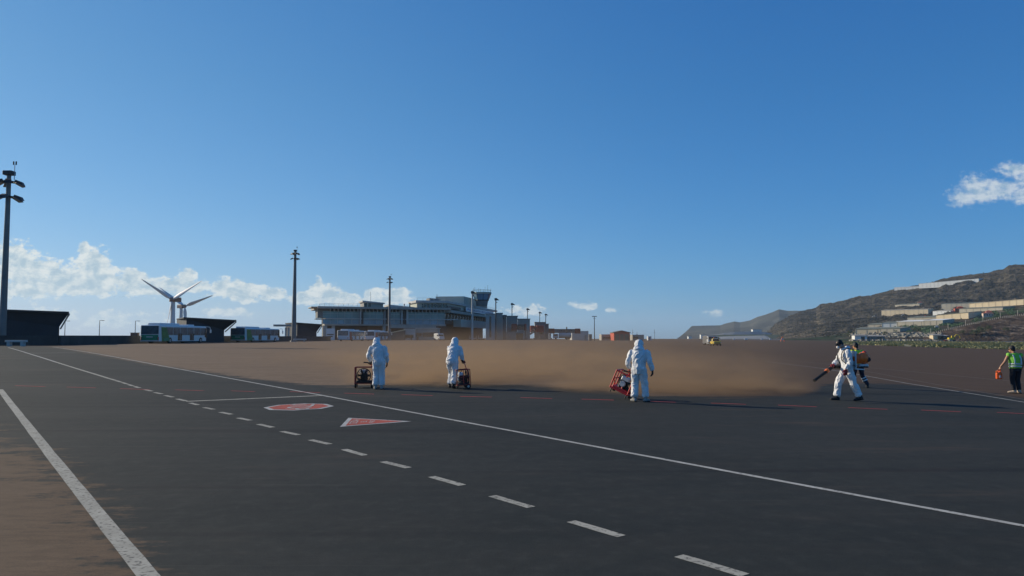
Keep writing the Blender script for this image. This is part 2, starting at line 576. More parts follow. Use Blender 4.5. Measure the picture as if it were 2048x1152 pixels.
def gnoise(sc, det, rough=.6, vec=(1, 1, 1)):
    mp = n.new('ShaderNodeMapping'); mp.inputs['Scale'].default_value = vec
    mp.inputs['Rotation'].default_value = (0, 0, R(-12))
    l.new(geo.outputs['Object'], mp.inputs[0])
    z = n.new('ShaderNodeTexNoise'); z.inputs['Scale'].default_value = sc; z.inputs['Detail'].default_value = det; z.inputs['Roughness'].default_value = rough
    l.new(mp.outputs[0], z.inputs['Vector']); return z.outputs['Fac']


def attr(nm):
    a = n.new('ShaderNodeAttribute'); a.attribute_name = nm; return a.outputs['Fac']


def mixc(f, a, c):
    m = n.new('ShaderNodeMix'); m.data_type = 'RGBA'
    if isinstance(f, float): m.inputs[0].default_value = f
    else: l.new(f, m.inputs[0])
    for i, s in ((6, a), (7, c)):
        if isinstance(s, tuple): m.inputs[i].default_value = (*s, 1)
        else: l.new(s, m.inputs[i])
    return m.outputs[2]


def mrng(v, a, c, o0=0., o1=1., smooth=False):
    m = n.new('ShaderNodeMapRange')
    if smooth: m.interpolation_type = 'SMOOTHSTEP'
    l.new(v, m.inputs[0]); m.inputs[1].default_value = a; m.inputs[2].default_value = c; m.inputs[3].default_value = o0; m.inputs[4].default_value = o1
    return m.outputs[0]


big = gnoise(.11, 5, .55, (1, 2.2, 1)); mid = gnoise(.8, 6, .65, (.6, 2.2, 1)); fine = gnoise(60, 3, .7); streak = gnoise(.6, 9, .68, (.42, 1.9, 1)); agg = gnoise(260, 2, .6)
asph = mixc(mrng(big, .35, .65), (0.022, 0.026, 0.024), (0.036, 0.039, 0.035))
asph = mixc(mrng(mid, .42, .72, 0, .5), asph, (0.044, 0.042, 0.036))
mott = gnoise(4, 8, .72)
asph = mixc(mrng(mott, .50, .72, 0, .5), asph, (0.058, 0.058, 0.052))
asph = mixc(mrng(mott, .28, .46, .45, 0), asph, (0.016, 0.018, 0.019))
asph = mixc(mrng(agg, .56, .72, 0, .6), asph, (0.12, 0.12, 0.11))
scr = gnoise(1.3, 3, .5, (.12, 9, 1))
asph = mixc(mrng(scr, .66, .74, 0, .35, True), asph, (0.085, 0.08, 0.07))
skid = gnoise(.35, 2, .4, (.10, 3.2, 1))
asph = mixc(mrng(skid, .60, .70, 0, .45, True), asph, (0.016, 0.017, 0.018))
asph = mixc(mrng(fine, .25, .42, .45, 0), asph, (0.018, 0.019, 0.021))
# thin wind-blown ash film on the clean lane
film = M(n, l, 'MULTIPLY', mrng(streak, .52, .75, 0, 1, True), mrng(big, .4, .62, 0.0, .5, True))
asph = mixc(film, asph, (0.105, 0.075, 0.055))
sandy = mixc(mrng(streak, .3, .7), (0.225, 0.150, 0.088), (0.285, 0.198, 0.125))
brown = mixc(mrng(streak, .3, .7), (0.076, 0.048, 0.029), (0.112, 0.073, 0.044))
ashc = mixc(attr('tone'), brown, sandy)
ashc = mixc(mrng(fine, .3, .6, .4, 0), ashc, (0.05, 0.04, 0.035))
ashc = mixc(mrng(gnoise(6, 8, .75, (.5, 1.4, 1)), .40, .62, .35, 0), ashc, (0.050, 0.036, 0.025))
am = M(n, l, 'ADD', attr('ash'), M(n, l, 'MULTIPLY', M(n, l, 'SUBTRACT', streak, .5), 1.3))
am = M(n, l, 'ADD', am, M(n, l, 'MULTIPLY', M(n, l, 'SUBTRACT', mid, .5), 1.1))
gr1 = gnoise(5, 9, .75, (.7, 1.3, 1))
am = M(n, l, 'ADD', am, M(n, l, 'MULTIPLY', M(n, l, 'SUBTRACT', gr1, .5), 1.5))
am = mrng(am, .38, .72, 0, 1, True)
am = M(n, l, 'MULTIPLY', am, mrng(attr('ash'), .02, .35))
l.new(mixc(am, asph, ashc), b.inputs['Base Color'])
b.inputs['Roughness'].default_value = .85
b.inputs['Specular IOR Level'].default_value = .10
bp = n.new('ShaderNodeBump'); bp.inputs['Strength'].default_value = .5; bp.inputs['Distance'].default_value = .006
l.new(fine, bp.inputs['Height']); l.new(bp.outputs[0], b.inputs['Normal'])
me.materials.append(gm)
ground = bpy.data.objects.new('ground', me); COL.objects.link(ground)
tag(ground, kind='structure')

# paint with wear
pm = MATS['paint_white']


def paint(name, color, wear=.35):
    m = bpy.data.materials.new(name); m.use_nodes = True
    nn, ll = m.node_tree.nodes, m.node_tree.links
    bb = nn['Principled BSDF']; bb.inputs['Roughness'].default_value = .85; bb.inputs['Specular IOR Level'].default_value = .15
    t = nn.new('ShaderNodeTexCoord')
    def nz(sc, det):
        z = nn.new('ShaderNodeTexNoise'); z.inputs['Scale'].default_value = sc; z.inputs['Detail'].default_value = det; ll.new(t.outputs['Object'], z.inputs['Vector']); return z.outputs['Fac']
    def mr_(v, a, c, o0, o1):
        q = nn.new('ShaderNodeMapRange'); ll.new(v, q.inputs[0]); q.inputs[1].default_value = a; q.inputs[2].default_value = c; q.inputs[3].default_value = o0; q.inputs[4].default_value = o1; return q.outputs[0]
    mx1 = nn.new('ShaderNodeMix'); mx1.data_type = 'RGBA'; mx1.inputs[6].default_value = (*color, 1); mx1.inputs[7].default_value = (*[c * .72 for c in color], 1)
    ll.new(mr_(nz(3, 6), .35, .75, 0, 1), mx1.inputs[0])
    mx2 = nn.new('ShaderNodeMix'); mx2.data_type = 'RGBA'; mx2.inputs[7].default_value = (0.05, 0.05, 0.05, 1)
    ll.new(mx1.outputs[2], mx2.inputs[6]); ll.new(mr_(nz(22, 8), .66 - wear * .2, .72 - wear * .1, 0, .8), mx2.inputs[0])
    ll.new(mx2.outputs[2], bb.inputs['Base Color'])
    MATS[name] = m
    return m


paint('line_white', (0.42, 0.40, 0.33), .6)
paint('line_thin', (0.47, 0.46, 0.41), .4)
paint('line_faded', (0.17, 0.15, 0.13), .4)
paint('line_red', (0.56, 0.11, 0.11), .3)
paint('sign_red', (0.46, 0.10, 0.07), .35)
paint('sign_white', (0.50, 0.50, 0.47), .35)


def strip(mb, a, c, w, lift=.004, wb=None):
    """flat painted strip between ground points a and c"""
    a = Vector((a.x, a.y)); c = Vector((c.x, c.y)); L = (c - a).length
    k = max(1, int(min(260, L / (.15 if a.y < 22 else .6))))
    t = (c - a) / L; nrm = Vector((-t.y, t.x)); wb = wb or w
    vs = []
    for i in range(k + 1):
        p = a + (c - a) * i / k
        ww = w + (wb - w) * i / k
        for s_ in (-1, 1):
            q = p + nrm * (ww / 2 * s_ + random.uniform(-.004, .004) * (1 if p.y < 25 else 0))
            vs.append((q.x, q.y, zg(q.x, q.y) + lift))
    mb.add(vs, [(2 * i, 2 * i + 2, 2 * i + 3, 2 * i + 1) if False else (2 * i + 1, 2 * i, 2 * i + 2, 2 * i + 3) for i in range(k)])


def line(name, material, pts, w, lift=.004, dash=None):
    mb = MB().use(material)
    gp = [G(*p) for p in pts]
    for a, c in zip(gp, gp[1:]): strip(mb, a, c, w, lift)
    o = mb.build(name); tag(o, kind='structure'); return o


line('road_marking', 'line_thin', [(105, 694), (330, 733), (640, 790), (1024, 862), (1500, 951), (2048, 1052), (2300, 1098)], .10)
line('road_marking', 'line_white', [(-500, 300 + 675 - 275), (0, 779), (296, 1152), (480, 1385)][1:], .165)
line('road_marking', 'line_white', [(372, 803), (648, 791)], .20)
line('road_marking', 'line_thin', [(50, 706.5), (150, 705.5)], .2)
line('road_marking', 'line_thin', [(1530, 723), (1645, 737), (1810, 766), (2048, 804.5), (2300, 846)], .07)
line('road_marking', 'line_faded', [(1700, 737), (1850, 765), (2048, 799), (2300, 843)], .07)
line('road_marking', 'line_faded', [(1350, 700), (1600, 723), (1800, 741), (2048, 765)], .12)
# white dashes
D = [(1412, 1130), ]
dashes = [((1358, 1112), (1490, 1151)), ((1142, 1043), (1243, 1073)), ((984, 992), (1062, 1015)), ((863, 953.5), (925, 971)), ((766, 923.5), (817, 936)),
          ((688, 899), (730, 911)), ((621, 880), (659, 888.5)), ((564, 863), (597, 870)), ((517, 848.5), (545, 855)), ((476, 836), (501, 841)), ((441, 824.5), (463, 829)),
          ((408, 815), (428, 819)), ((380, 806), (396, 810)), ((354, 798), (372, 802)), ((330, 791), (346, 794.5)), ((309, 785), (324, 788)), ((290, 779.5), (304, 782.5))]
mb = MB().use('line_white')
d0 = G(1366, 1113); d1 = G(290, 780)
for a, c in dashes:
    strip(mb, G(*a), G(*c), .125)
ax = Vector((d1.x - d0.x, d1.y - d0.y)).normalized()
# further dashes down the lane
pts = [(274, 774.5), (261, 770.5), (249, 766.5), (237, 762.8), (226, 759.4), (215, 756.2), (205, 753), (195, 750), (186, 747.2), (177, 744.5), (168, 741.8), (160, 739.3), (152, 736.8), (144, 734.4), (137, 732.2), (130, 730), (123, 727.8), (117, 725.8)]
for (x, y) in pts: strip(mb, G(x + 5, y + 1.5), G(x - 5, y - 1.5), .125)
o = mb.build('road_marking'); tag(o, kind='structure')
line('road_marking', 'line_thin', [(16, 695), (60, 708), (114, 725)], .12)
# red dashes across
mb = MB().use('line_red')
redl = [(30, 90, 771.5, 773.5), (133, 192, 774.3, 776), (240, 300, 777.5, 779.5), (350, 408, 780, 781.8), (462, 510, 782, 783.5), (580, 640, 783.5, 785.5), (688, 748, 786.5, 788.5), (803, 865, 789.5, 791.5), (920, 984, 793, 794.5), (1041, 1104, 795.5, 797.5), (1163, 1228, 798.5, 800.5),
        (1290, 1352, 802.5, 804.8), (1422, 1492, 806.5, 809), (1556, 1633, 810.5, 814), (1696, 1775, 815.5, 819), (1843, 1922, 820.5, 824), (1994, 2075, 825, 829)]
for (x0, x1, y0, y1) in redl: strip(mb, G(x0, y0), G(x1, y1), .075, .006)
o = mb.build('road_marking'); tag(o, kind='structure')


def ground_poly(name, pix, material, lift, parent=None, cuts=10):
    """polygon given by ground points, draped on the apron"""
    bm = bmesh.new()
    vv = [bm.verts.new((p.x, p.y, 0)) for p in pix]
    bm.faces.new(vv)
    bmesh.ops.triangulate(bm, faces=bm.faces[:])
    bmesh.ops.subdivide_edges(bm, edges=bm.edges[:], cuts=3, use_grid_fill=True)
    for v in bm.verts: v.co.z = zg(v.co.x, v.co.y) + lift
    bm.normal_update()
    for f in bm.faces:
        if f.normal.z < 0: f.normal_flip()
    me = bpy.data.meshes.new(name); bm.to_mesh(me); bm.free()
    me.materials.append(MATS[material])
    o = bpy.data.objects.new(name, me); COL.objects.link(o)
    if parent: o.parent = parent
    return o


def drape_text(body, size, name, material, parent, centre, xdir, ydir, lift):
    o = text_mesh(body, 1, name, material, parent, Matrix(), extrude=0)
    for v in o.data.vertices:
        p = centre + xdir * (v.co.x * size) + ydir * (v.co.y * size)
        v.co = (p.x, p.y, zg(p.x, p.y) + lift)
    return o


# stop octagon painted on the lane
t = thing('stop_marking', 'red octagon with a white border painted on the dark lane', 'road marking', (0, 0, 0))
l_, r_, tp, bt = G(527, 815.5), G(668, 812.5), G(610, 807.5), G(590, 821.5)
cen = (l_ + r_) / 2
ex = (r_ - l_) / 2; ey = (tp - bt) / 2; ex.z = ey.z = 0
oc = lambda s_: [cen + ex * (math.cos(R(22.5 + 45 * i - 22.5)) * s_) + ey * (math.sin(R(45 * i)) * s_) for i in range(8)]
ground_poly('border', oc(1.0), 'sign_white', .005, t)
ground_poly('panel', oc(.86), 'sign_red', .009, t)
ey2 = ey.normalized(); ex2 = ex.normalized()
drape_text('STOP', 1.0, 'lettering', 'sign_white', t, Vector((cen.x, cen.y, 0)), -ey2 * (ey.length * .72), ex2 * (ex.length * 1.0), .013)
# give-way triangle
t = thing('give_way_marking', 'red triangle with a white border painted on the dark lane', 'road marking', (0, 0, 0))
A, B_, C_ = G(697, 836), G(680, 854), G(823, 843)
tri = [A, B_, C_]
cen = (A + B_ + C_) / 3
ground_poly('border', tri, 'sign_white', .005, t)
ground_poly('panel', [cen + (p - cen) * .80 for p in tri], 'sign_red', .009, t)
xd = (A - B_); xd.z = 0; yd = ((A + B_) / 2 - C_); yd.z = 0
for k, (w_, sz, off) in enumerate((('CEDA', .16, .40), ('EL', .13, .26), ('PASO', .11, .14))):
    c2 = cen + yd * (off - .22); c2.z = 0
    drape_text(w_, 1, 'lettering', 'sign_white', t, c2, xd * (.19 - k * .03), yd * sz, .013)

# sea
mb = MB()
mat('recess', (0.05, 0.05, 0.05), .9)  # near-black base colour: shade of the recessed terminal walls is put into it
mat('sea', (0.02, 0.06, 0.10), .3, var=.2, scale=.002, bump=.3, bscale=.02)
mb.use('sea').add([(-14000, -3000, -22), (14000, -3000, -22), (14000, 14000, -22), (-14000, 14000, -22)], [(0, 1, 2, 3)])
o = mb.build('sea'); tag(o, kind='structure')


# hills: silhouettes become real slopes kilometres away
def hill_mesh(name, cols, ridge, base_r, ridge_r, material, nr=70, amp=.05, base_z=0, power=1.25, rough=1.0, ns=1.0):
    vs = []; fs = []
    for i, px in enumerate(cols):
        ua = (px - 1024) / FPX
        ry = lerp_list(ridge, px); el = (HOR - ry) / FPX
        r0 = lerp_list(base_r, px); r1 = lerp_list(ridge_r, px)
        for j in range(nr + 8):
            t_ = j / nr
            if t_ <= 1:
                d = r0 + (r1 - r0) * t_
                e = el * (t_ ** power)
                z = CAMH + d * e - (CAMH - base_z) * (1 - t_)
            else:
                d = r1 + (r1 - r0) * (t_ - 1) * 1.5
                z = CAMH + r1 * el - (d - r1) * .45
            x = ua * d
            qx, qd = x / ns, d / ns
            k = min(1, t_ * 5) * (1 if t_ < .93 else .45)
            h = (mnoise.fractal(Vector((qx / 160, qd / 160, 3.1)), 1.0, 2.1, 7) * .6 +
                 (1 - abs(mnoise.noise(Vector((qx / 90, qd / 230, 7.7)))) * 2) * .35 + mnoise.fractal(Vector((qx / 26, qd / 26, 9)), .8, 2.1, 5) * .22 * rough)
            z += h * amp * (r1 * el + 6) * k
            vs.append((x, d, z))
    m_ = nr + 8
    for i in range(len(cols) - 1):
        for j in range(m_ - 1):
            fs.append((i * m_ + j, (i + 1) * m_ + j, (i + 1) * m_ + j + 1, i * m_ + j + 1))
    me = bpy.data.meshes.new(name); me.from_pydata(vs, [], fs)
    me.polygons.foreach_set('use_smooth', [False] * len(me.polygons))
    me.materials.append(material)
    o = bpy.data.objects.new(name, me); COL.objects.link(o); tag(o, kind='structure')
    return o


def hill_mat(name, c1, c2, c3, s1, s2, green=None, strata=False):
    m = bpy.data.materials.new(name); m.use_nodes = True
    nn, ll = m.node_tree.nodes, m.node_tree.links
    bb = nn['Principled BSDF']; bb.inputs['Roughness'].default_value = .95; bb.inputs['Specular IOR Level'].default_value = .05
    t = nn.new('ShaderNodeTexCoord')
    def nz(sc, det, r=.65, st=(1, 1, 1)):
        mp = nn.new('ShaderNodeMapping'); mp.inputs['Scale'].default_value = st; ll.new(t.outputs['Object'], mp.inputs[0])
        z = nn.new('ShaderNodeTexNoise'); z.inputs['Scale'].default_value = sc; z.inputs['Detail'].default_value = det; z.inputs['Roughness'].default_value = r; ll.new(mp.outputs[0], z.inputs['Vector']); return z.outputs['Fac']
    def mr_(v, a, c):
        q = nn.new('ShaderNodeMapRange'); q.interpolation_type = 'SMOOTHSTEP'; ll.new(v, q.inputs[0]); q.inputs[1].default_value = a; q.inputs[2].default_value = c; return q.outputs[0]
    def mxx(f, a, c):
        q = nn.new('ShaderNodeMix'); q.data_type = 'RGBA'; ll.new(f, q.inputs[0])
        for i, s_ in ((6, a), (7, c)):
            if isinstance(s_, tuple): q.inputs[i].default_value = (*s_, 1)
            else: ll.new(s_, q.inputs[i])
        return q.outputs[2]
    col = mxx(mr_(nz(s1, 8), .38, .62), c1, c2)
    col = mxx(mr_(nz(s2, 6, .7), .52, .70), col, c3)
    col = mxx(mr_(nz(s2 * 4, 5, .7, (1, 1, 3)), .55, .7), col, tuple(c * .55 for c in c1))
    if strata:
        col = mxx(mr_(nz(.05, 7, .7, (.25, .25, 2.6)), .50, .62), col, tuple(c * .42 for c in c1))
        col = mxx(mr_(nz(.09, 7, .7, (.22, .22, 3.0)), .56, .66), col, c3)
    if green:
        col = mxx(mr_(nz(.012, 4), .50, .62), col, green)
    ll.new(col, bb.inputs['Base Color'])
    bp_ = nn.new('ShaderNodeBump'); bp_.inputs['Strength'].default_value = .9; bp_.inputs['Distance'].default_value = 3
    ll.new(nz(s2 * 1.5, 6), bp_.inputs['Height']); ll.new(bp_.outputs[0], bb.inputs['Normal'])
    return m


HM = hill_mat('hill_scrub', (0.040, 0.035, 0.031), (0.084, 0.072, 0.054), (0.17, 0.14, 0.105), .014, .05, strata=True)
HG = hill_mat('hill_terraces', (0.060, 0.050, 0.040), (0.10, 0.088, 0.062), (0.24, 0.20, 0.15), .03, .10, (0.05, 0.080, 0.04), strata=True)
HF = hill_mat('hill_far', (0.055, 0.055, 0.050), (0.095, 0.09, 0.07), (0.14, 0.13, 0.10), .004, .012)
HE = hill_mat('rock_bank', (0.060, 0.043, 0.035), (0.13, 0.092, 0.066), (0.34, 0.27, 0.20), .07, .16)

far_ridge = [(1356, 675.5), (1370, 665), (1383, 652.5), (1440, 651), (1450, 647.5), (1468, 643.5), (1480, 645), (1500, 641), (1515, 634), (1530, 630), (1545, 625), (1558, 619), (1575, 622), (1605, 622), (1640, 640), (1700, 670)]
hill_mesh('hill', [1354 + i * 2.2 for i in range(158)], far_ridge, [(1300, 2600), (1700, 1900)], [(1354, 2700), (1383, 3600), (1700, 3000)], HF, 90, .10, base_z=-10, ns=3.2)
near_ridge = [(1520, 676), (1532, 666), (1550, 648), (1575, 634), (1602, 622.5), (1618, 619), (1632, 616.5), (1640, 610), (1665, 606), (1700, 599), (1720, 594), (1745, 591), (1775, 584), (1797, 577), (1835, 571), (1870, 563), (1885, 558), (1925, 551), (1975, 546), (2010, 541), (2022, 535), (2048, 532), (2300, 490), (2700, 440)]
near_base = [(1520, 1500), (1570, 1050), (1650, 700), (1750, 735), (1900, 760), (2700, 760)]
near_top = [(1520, 1550), (1632, 1700), (1750, 1450), (2048, 1300), (2700, 1100)]
hill_near = hill_mesh('hill', [1518 + i * 2.0 for i in range(480)], near_ridge, near_base, near_top, HM, 230, .085, base_z=0, power=1.15, rough=2.2)
# foothill terraces that carry the greenhouses
ter_ridge = [(1560, 677), (1640, 672), (1700, 664), (1760, 650), (1800, 642), (1860, 632), (1930, 622), (1990, 612), (2048, 604), (2200, 590), (2700, 560)]
hill_ter = hill_mesh('hill', [1560 + i * 2.5 for i in range(360)], ter_ridge, [(1560, 560), (1750, 470), (2700, 400)], [(1560, 700), (1750, 720), (2048, 700), (2700, 640)], HG, 70, .04, base_z=0, power=1.0, rough=.7)
bank_ridge = [(1845, 675), (1862, 669), (1900, 659), (1950, 648), (2000, 637), (2048, 630), (2300, 600), (2700, 570)]
bank = hill_mesh('embankment', [1846 + i * 2.0 for i in range(340)], bank_ridge, [(1840, 440), (2700, 380)], [(1840, 452), (1950, 462), (2048, 470), (2700, 470)], HE, 26, .07, base_z=0, power=.8)

from mathutils.bvhtree import BVHTree


def bvh_of(objs):
    V = []; F = []
    for o in objs:
        k = len(V); V += [v.co.copy() for v in o.data.vertices]; F += [[i + k for i in p.vertices] for p in o.data.polygons]
    return BVHTree.FromPolygons(V, F)


HB = bvh_of([hill_near, hill_ter, bank])


def on_hill(px, py):
    r = ray(px, py).normalized()
    hit = HB.ray_cast(Vector((0, 0, CAMH)), r)
    return hit[0]


def hill_z(x, y, dflt=0):
    h = HB.ray_cast(Vector((x, y, 900)), Vector((0, 0, -1)))
    return h[0].z if h[0] is not None else dflt


# scrub: clumps all over the slopes
def clump(mb, c, r, h, k=7):
    for _ in range(k):
        a = random.uniform(0, 6.28); rr = r * random.uniform(.1, 1); s_ = r * random.uniform(.35, .7)
        p = Vector((c[0] + math.cos(a) * rr, c[1] + math.sin(a) * rr, c[2] + h * random.uniform(.15, .9)))
        q = [Vector((random.uniform(-1, 1), random.uniform(-1, 1), random.uniform(-.7, .9))) * s_ for _ in range(3)]
        mb.add([p + q[0], p + q[1], p + q[2]], [(0, 1, 2)])


mb = MB().use('scrub')
for i in range(9000):
    px = random.uniform(1530, 2120); t_ = random.uniform(0, 1)
    yr = lerp_list(near_ridge, px)
    py = 676 + (yr - 676) * t_ ** .8
    h = on_hill(px, py)
    if h is None or h.y > 3000 or (h.y < 720 and px > 1720): continue
    clump(mb, h, random.uniform(.8, 2.2), random.uniform(.8, 2.0), 5)
o = mb.build('scrub'); tag(o, 'dark scrub scattered over the hillside', 'scrub', kind='stuff')

# runway and grass strips on the right
mb = MB()
mat('runway', (0.062, 0.060, 0.060), .9, var=.12, scale=.05)
def flat_strip(name, material, quad, lift, kind='structure'):
    m = MB().use(material); m.add([(p[0], p[1], lift) for p in quad], [(0, 1, 2, 3)])
    o = m.build(name); tag(o, kind=kind); return o


def gpix(px, py): p = G(px, py); return (p.x, p.y)


mat('grass_soil', (0.15, 0.135, 0.065), .95, col2=(0.28, 0.24, 0.13), scale=.05)
GR = [gpix(1690, 688.5), gpix(1830, 693.5), gpix(2048, 699.5), gpix(2500, 712), gpix(2500, 690.5), gpix(2048, 684.5), gpix(1760, 682), gpix(1690, 683.5)]
m = MB().use('grass_soil'); m.add([(p[0], p[1], .014) for p in GR], [tuple(range(8))]); o = m.build('grass_verge'); tag(o, kind='structure')
RW = [gpix(1400, 679.3), gpix(1700, 681.3), gpix(2048, 684.2), gpix(2600, 689.0), gpix(2600, 681.5), gpix(2048, 679.0), gpix(1600, 677.6), gpix(1400, 677.0)]
m = MB().use('runway'); m.add([(p[0], p[1], .010) for p in RW], [tuple(range(8))]); o = m.build('runway'); tag(o, kind='structure')
mb = MB().use('line_thin')
a, c = G(1760, 680.8), G(2600, 687.2)
strip(mb, a, c, 1.0, .018); a, c = G(1560, 678.2), G(2600, 682.4); strip(mb, a, c, 1.0, .018)
o = mb.build('runway_marking'); tag(o, kind='structure')
# grass tufts
mb = MB().use('dry_grass')
for i in range(15000):
    px = random.uniform(1685, 2110)
    y0 = lerp_list([(1685, 688.2), (1830, 693), (2048, 699), (2500, 711)], px); y1 = lerp_list([(1685, 683.6), (1760, 682.3), (2048, 684.8), (2500, 690)], px)
    tt = random.random(); py = y1 + (y0 - y1) * tt
    if mnoise.noise(Vector((px / 30, py / 2.0, 0))) < -.22: continue
    p = G(px, py + random.uniform(-.8, .8) * tt)
    h = random.uniform(.15, .5) * (.8 + mnoise.noise(Vector((p.x / 12, p.y / 12, 0))))
    for k in range(3):
        a = random.uniform(0, 3.14); w = random.uniform(.25, .7); dx, dy = math.cos(a) * w, math.sin(a) * w
        lx, ly = random.uniform(-.2, .2), random.uniform(-.2, .2)
        mb.add([(p.x - dx, p.y - dy, 0), (p.x + dx, p.y + dy, 0), (p.x + lx + dx * .3, p.y + ly, h), (p.x + lx - dx * .4, p.y + ly, h * .8)], [(0, 1, 2, 3)])
for i in range(2500):     # verge at the foot of the bank
    px = random.uniform(1640, 2110); p = G(px, random.uniform(677.0, 678.4)); h = random.uniform(.3, 1.1)
    a = random.uniform(0, 3.14); w = random.uniform(.6, 1.6); dx, dy = math.cos(a) * w, math.sin(a) * w
    p.y = min(p.y, 470)
    mb.add([(p.x - dx, p.y - dy, 0), (p.x + dx, p.y + dy, 0), (p.x + dx * .3, p.y, h), (p.x - dx * .4, p.y, h * .8)], [(0, 1, 2, 3)])
o = mb.build('grass'); tag(o, 'dry yellow green grass strip beside the runway', 'grass', kind='stuff')

# ------------------------------------------------------------------ airport terminal
def prism(mb, pts, z0, z1):
    """vertical prism over a ccw list of (x, y)"""
    n_ = len(pts)
    mb.add([(p[0], p[1], z0) for p in pts] + [(p[0], p[1], z1) for p in pts],
           [list(range(n_ - 1, -1, -1)), list(range(n_, 2 * n_))] + [(i, (i + 1) % n_, n_ + (i + 1) % n_, n_ + i) for i in range(n_)])


class Facade:
    """coordinates along a facade: u metres along it, w metres behind it"""
    def __init__(s, a, b):
        s.a = Vector((a[0], a[1])); d = Vector((b[0], b[1])) - s.a
        s.len = d.length; s.t = d / s.len; s.n = Vector((-s.t.y, s.t.x))

    def p(s, u, w, z):
        q = s.a + s.t * u + s.n * w
        return (q.x, q.y, z)

    def box(s, mb, u0, u1, w0, w1, z0, z1, z0b=None, z1b=None):
        """z0b / z1b: heights at u1 when they differ"""
        z0b = z0 if z0b is None else z0b; z1b = z1 if z1b is None else z1b
        return mb.hexa([s.p(u0, w0, z0), s.p(u1, w0, z0b), s.p(u1, w1, z0b), s.p(u0, w1, z0), s.p(u0, w0, z1), s.p(u1, w0, z1b), s.p(u1, w1, z1b), s.p(u0, w1, z1)])

    def u_of(s, px):
        """u where the sight line of pixel column px crosses the facade"""
        k = (px - 1024) / FPX / math.cos(PITCH)
        k = (px - 1024) / FPX
        # (a.x + t.x u) = k (a.y + t.y u)
        return (k * s.a.y - s.a.x) / (s.t.x - k * s.t.y)


D0, D1, D2 = 262.0, 277.0, 349.0
pa = (XX(636, D0), D0); pb = (XX(893, D1), D1); pc = (XX(971, D2), D2)
FA, FB = Facade(pa, pb), Facade(pb, pc)
FB2 = Facade(pb, (pb[0] + FB.t.x * 116, pb[1] + FB.t.y * 116))
LA = FA.len
zA = lambda py, px=760: ZZ(py, FA.a.y + FA.t.y * FA.u_of(px))
gz = 1.1
term = thing('terminal_building', 'long grey concrete airport terminal with glazed upper floor and control tower', 'airport terminal', (pb[0], pb[1], gz))
T0 = Matrix.Translation((-pb[0], -pb[1], -gz))


def tpart(mb, name, parent=None):
    o = mb.build(name, parent or term)
    for v in o.data.vertices: v.co = T0 @ v.co
    o.data.update()
    return o


zt_roof = zA(614.3, 760); zt_eave = zA(618.6, 760); z_gt = zA(623.5); z_gm1 = zA(637.2); z_gm0 = zA(639.0); z_gb = zA(648.2); z_s0 = zA(651.5); z_u = zA(660.5)
# main roof slab with deep eave
mb = MB().use('concrete')
FA.box(mb, -.4, LA + 1.0, -2.2, 24, zt_eave, zt_roof)
FA.box(mb, -2.4, -.403, -1.0, 12, zt_eave + .35, zt_roof - .1)
tpart(mb, 'roof')
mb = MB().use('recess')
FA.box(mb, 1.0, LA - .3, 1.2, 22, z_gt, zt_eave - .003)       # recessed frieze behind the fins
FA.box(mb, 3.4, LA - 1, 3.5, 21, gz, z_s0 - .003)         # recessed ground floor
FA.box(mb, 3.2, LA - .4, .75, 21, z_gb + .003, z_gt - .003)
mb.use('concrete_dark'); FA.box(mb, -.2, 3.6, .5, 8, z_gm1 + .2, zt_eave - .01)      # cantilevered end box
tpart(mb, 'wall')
mb = MB().use('concrete')
FA.box(mb, 2.2, LA - .2, 0, 21.5, z_s0, z_gb)                  # floor slab
for u0, u1 in ((4.6, 5.6), (1.6, 3.0), (22, 23), (34, 35.0)): FA.box(mb, u0, u1, .2, 1.4, gz, z_s0)
FA.box(mb, 24.6, 40.5, -1.6, -.1, z_s0 - .8, z_gb - .3)        # lower canopy at the right
tpart(mb, 'floor_slab')
k = 0
for u in np.arange(3.8, LA - .6, 1.33):
    mb = MB().use('concrete_light'); FA.box(mb, u, u + .24, -.6, 1.25, z_gt - .1, zt_eave - .01); tpart(mb, 'fin')
bays = [(3.0, 13.4), (15.1, 21.5), (23.0, 26.0), (28.2, LA - .2)]
uu_ = lambda px: FA.u_of(px)
bays = [(uu_(646), uu_(718.5)), (uu_(727), uu_(767)), (uu_(776), uu_(801)), (uu_(817), uu_(890))]
for (u0, u1) in bays:
    for (zz0, zz1, mm) in ((z_gm0 + .003, z_gm1, 'g1'), ):
        pass
    mb = MB().use('glass_green'); FA.box(mb, u0, u1, .35, .6, z_gm1 + .03, z_gt); g = tpart(mb, 'window')
    n_ = max(2, round((u1 - u0) / 2.6))
    for i in range(n_ + 1):
        mb = MB().use('mast_light'); u = u0 + (u1 - u0) * i / n_; FA.box(mb, u - .05, u + .05, .27, .345, z_gm1 + .04, z_gt); tpart(mb, 'mullion', g)
    mb = MB().use('mast_light'); FA.box(mb, u0, u1, .262, .346, (z_gm1 + z_gt) / 2 + .35, (z_gm1 + z_gt) / 2 + .43); tpart(mb, 'transom', g)
    mb = MB().use('glass_blue'); FA.box(mb, u0, u1, .35, .6, z_gb, z_gm0); g = tpart(mb, 'window')
    for i in range(n_ + 1):
        mb = MB().use('mast_light'); u = u0 + (u1 - u0) * i / n_; FA.box(mb, u - .05, u + .05, .27, .345, z_gb, z_gm0 - .01); tpart(mb, 'mullion', g)
mb = MB().use('concrete_light')
FA.box(mb, 2.4, LA + 4, -.5, .34, z_gm0, z_gm1); tpart(mb, 'ledge')
for px0, px1 in ((719, 722), (724, 726.5), (768.5, 770), (773, 775.5), (802, 804.5), (807, 809), (812, 815.5)):
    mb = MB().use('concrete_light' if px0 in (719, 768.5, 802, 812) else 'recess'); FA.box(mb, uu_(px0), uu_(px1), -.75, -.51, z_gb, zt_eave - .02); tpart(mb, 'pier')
mb = MB().use('concrete_dark')
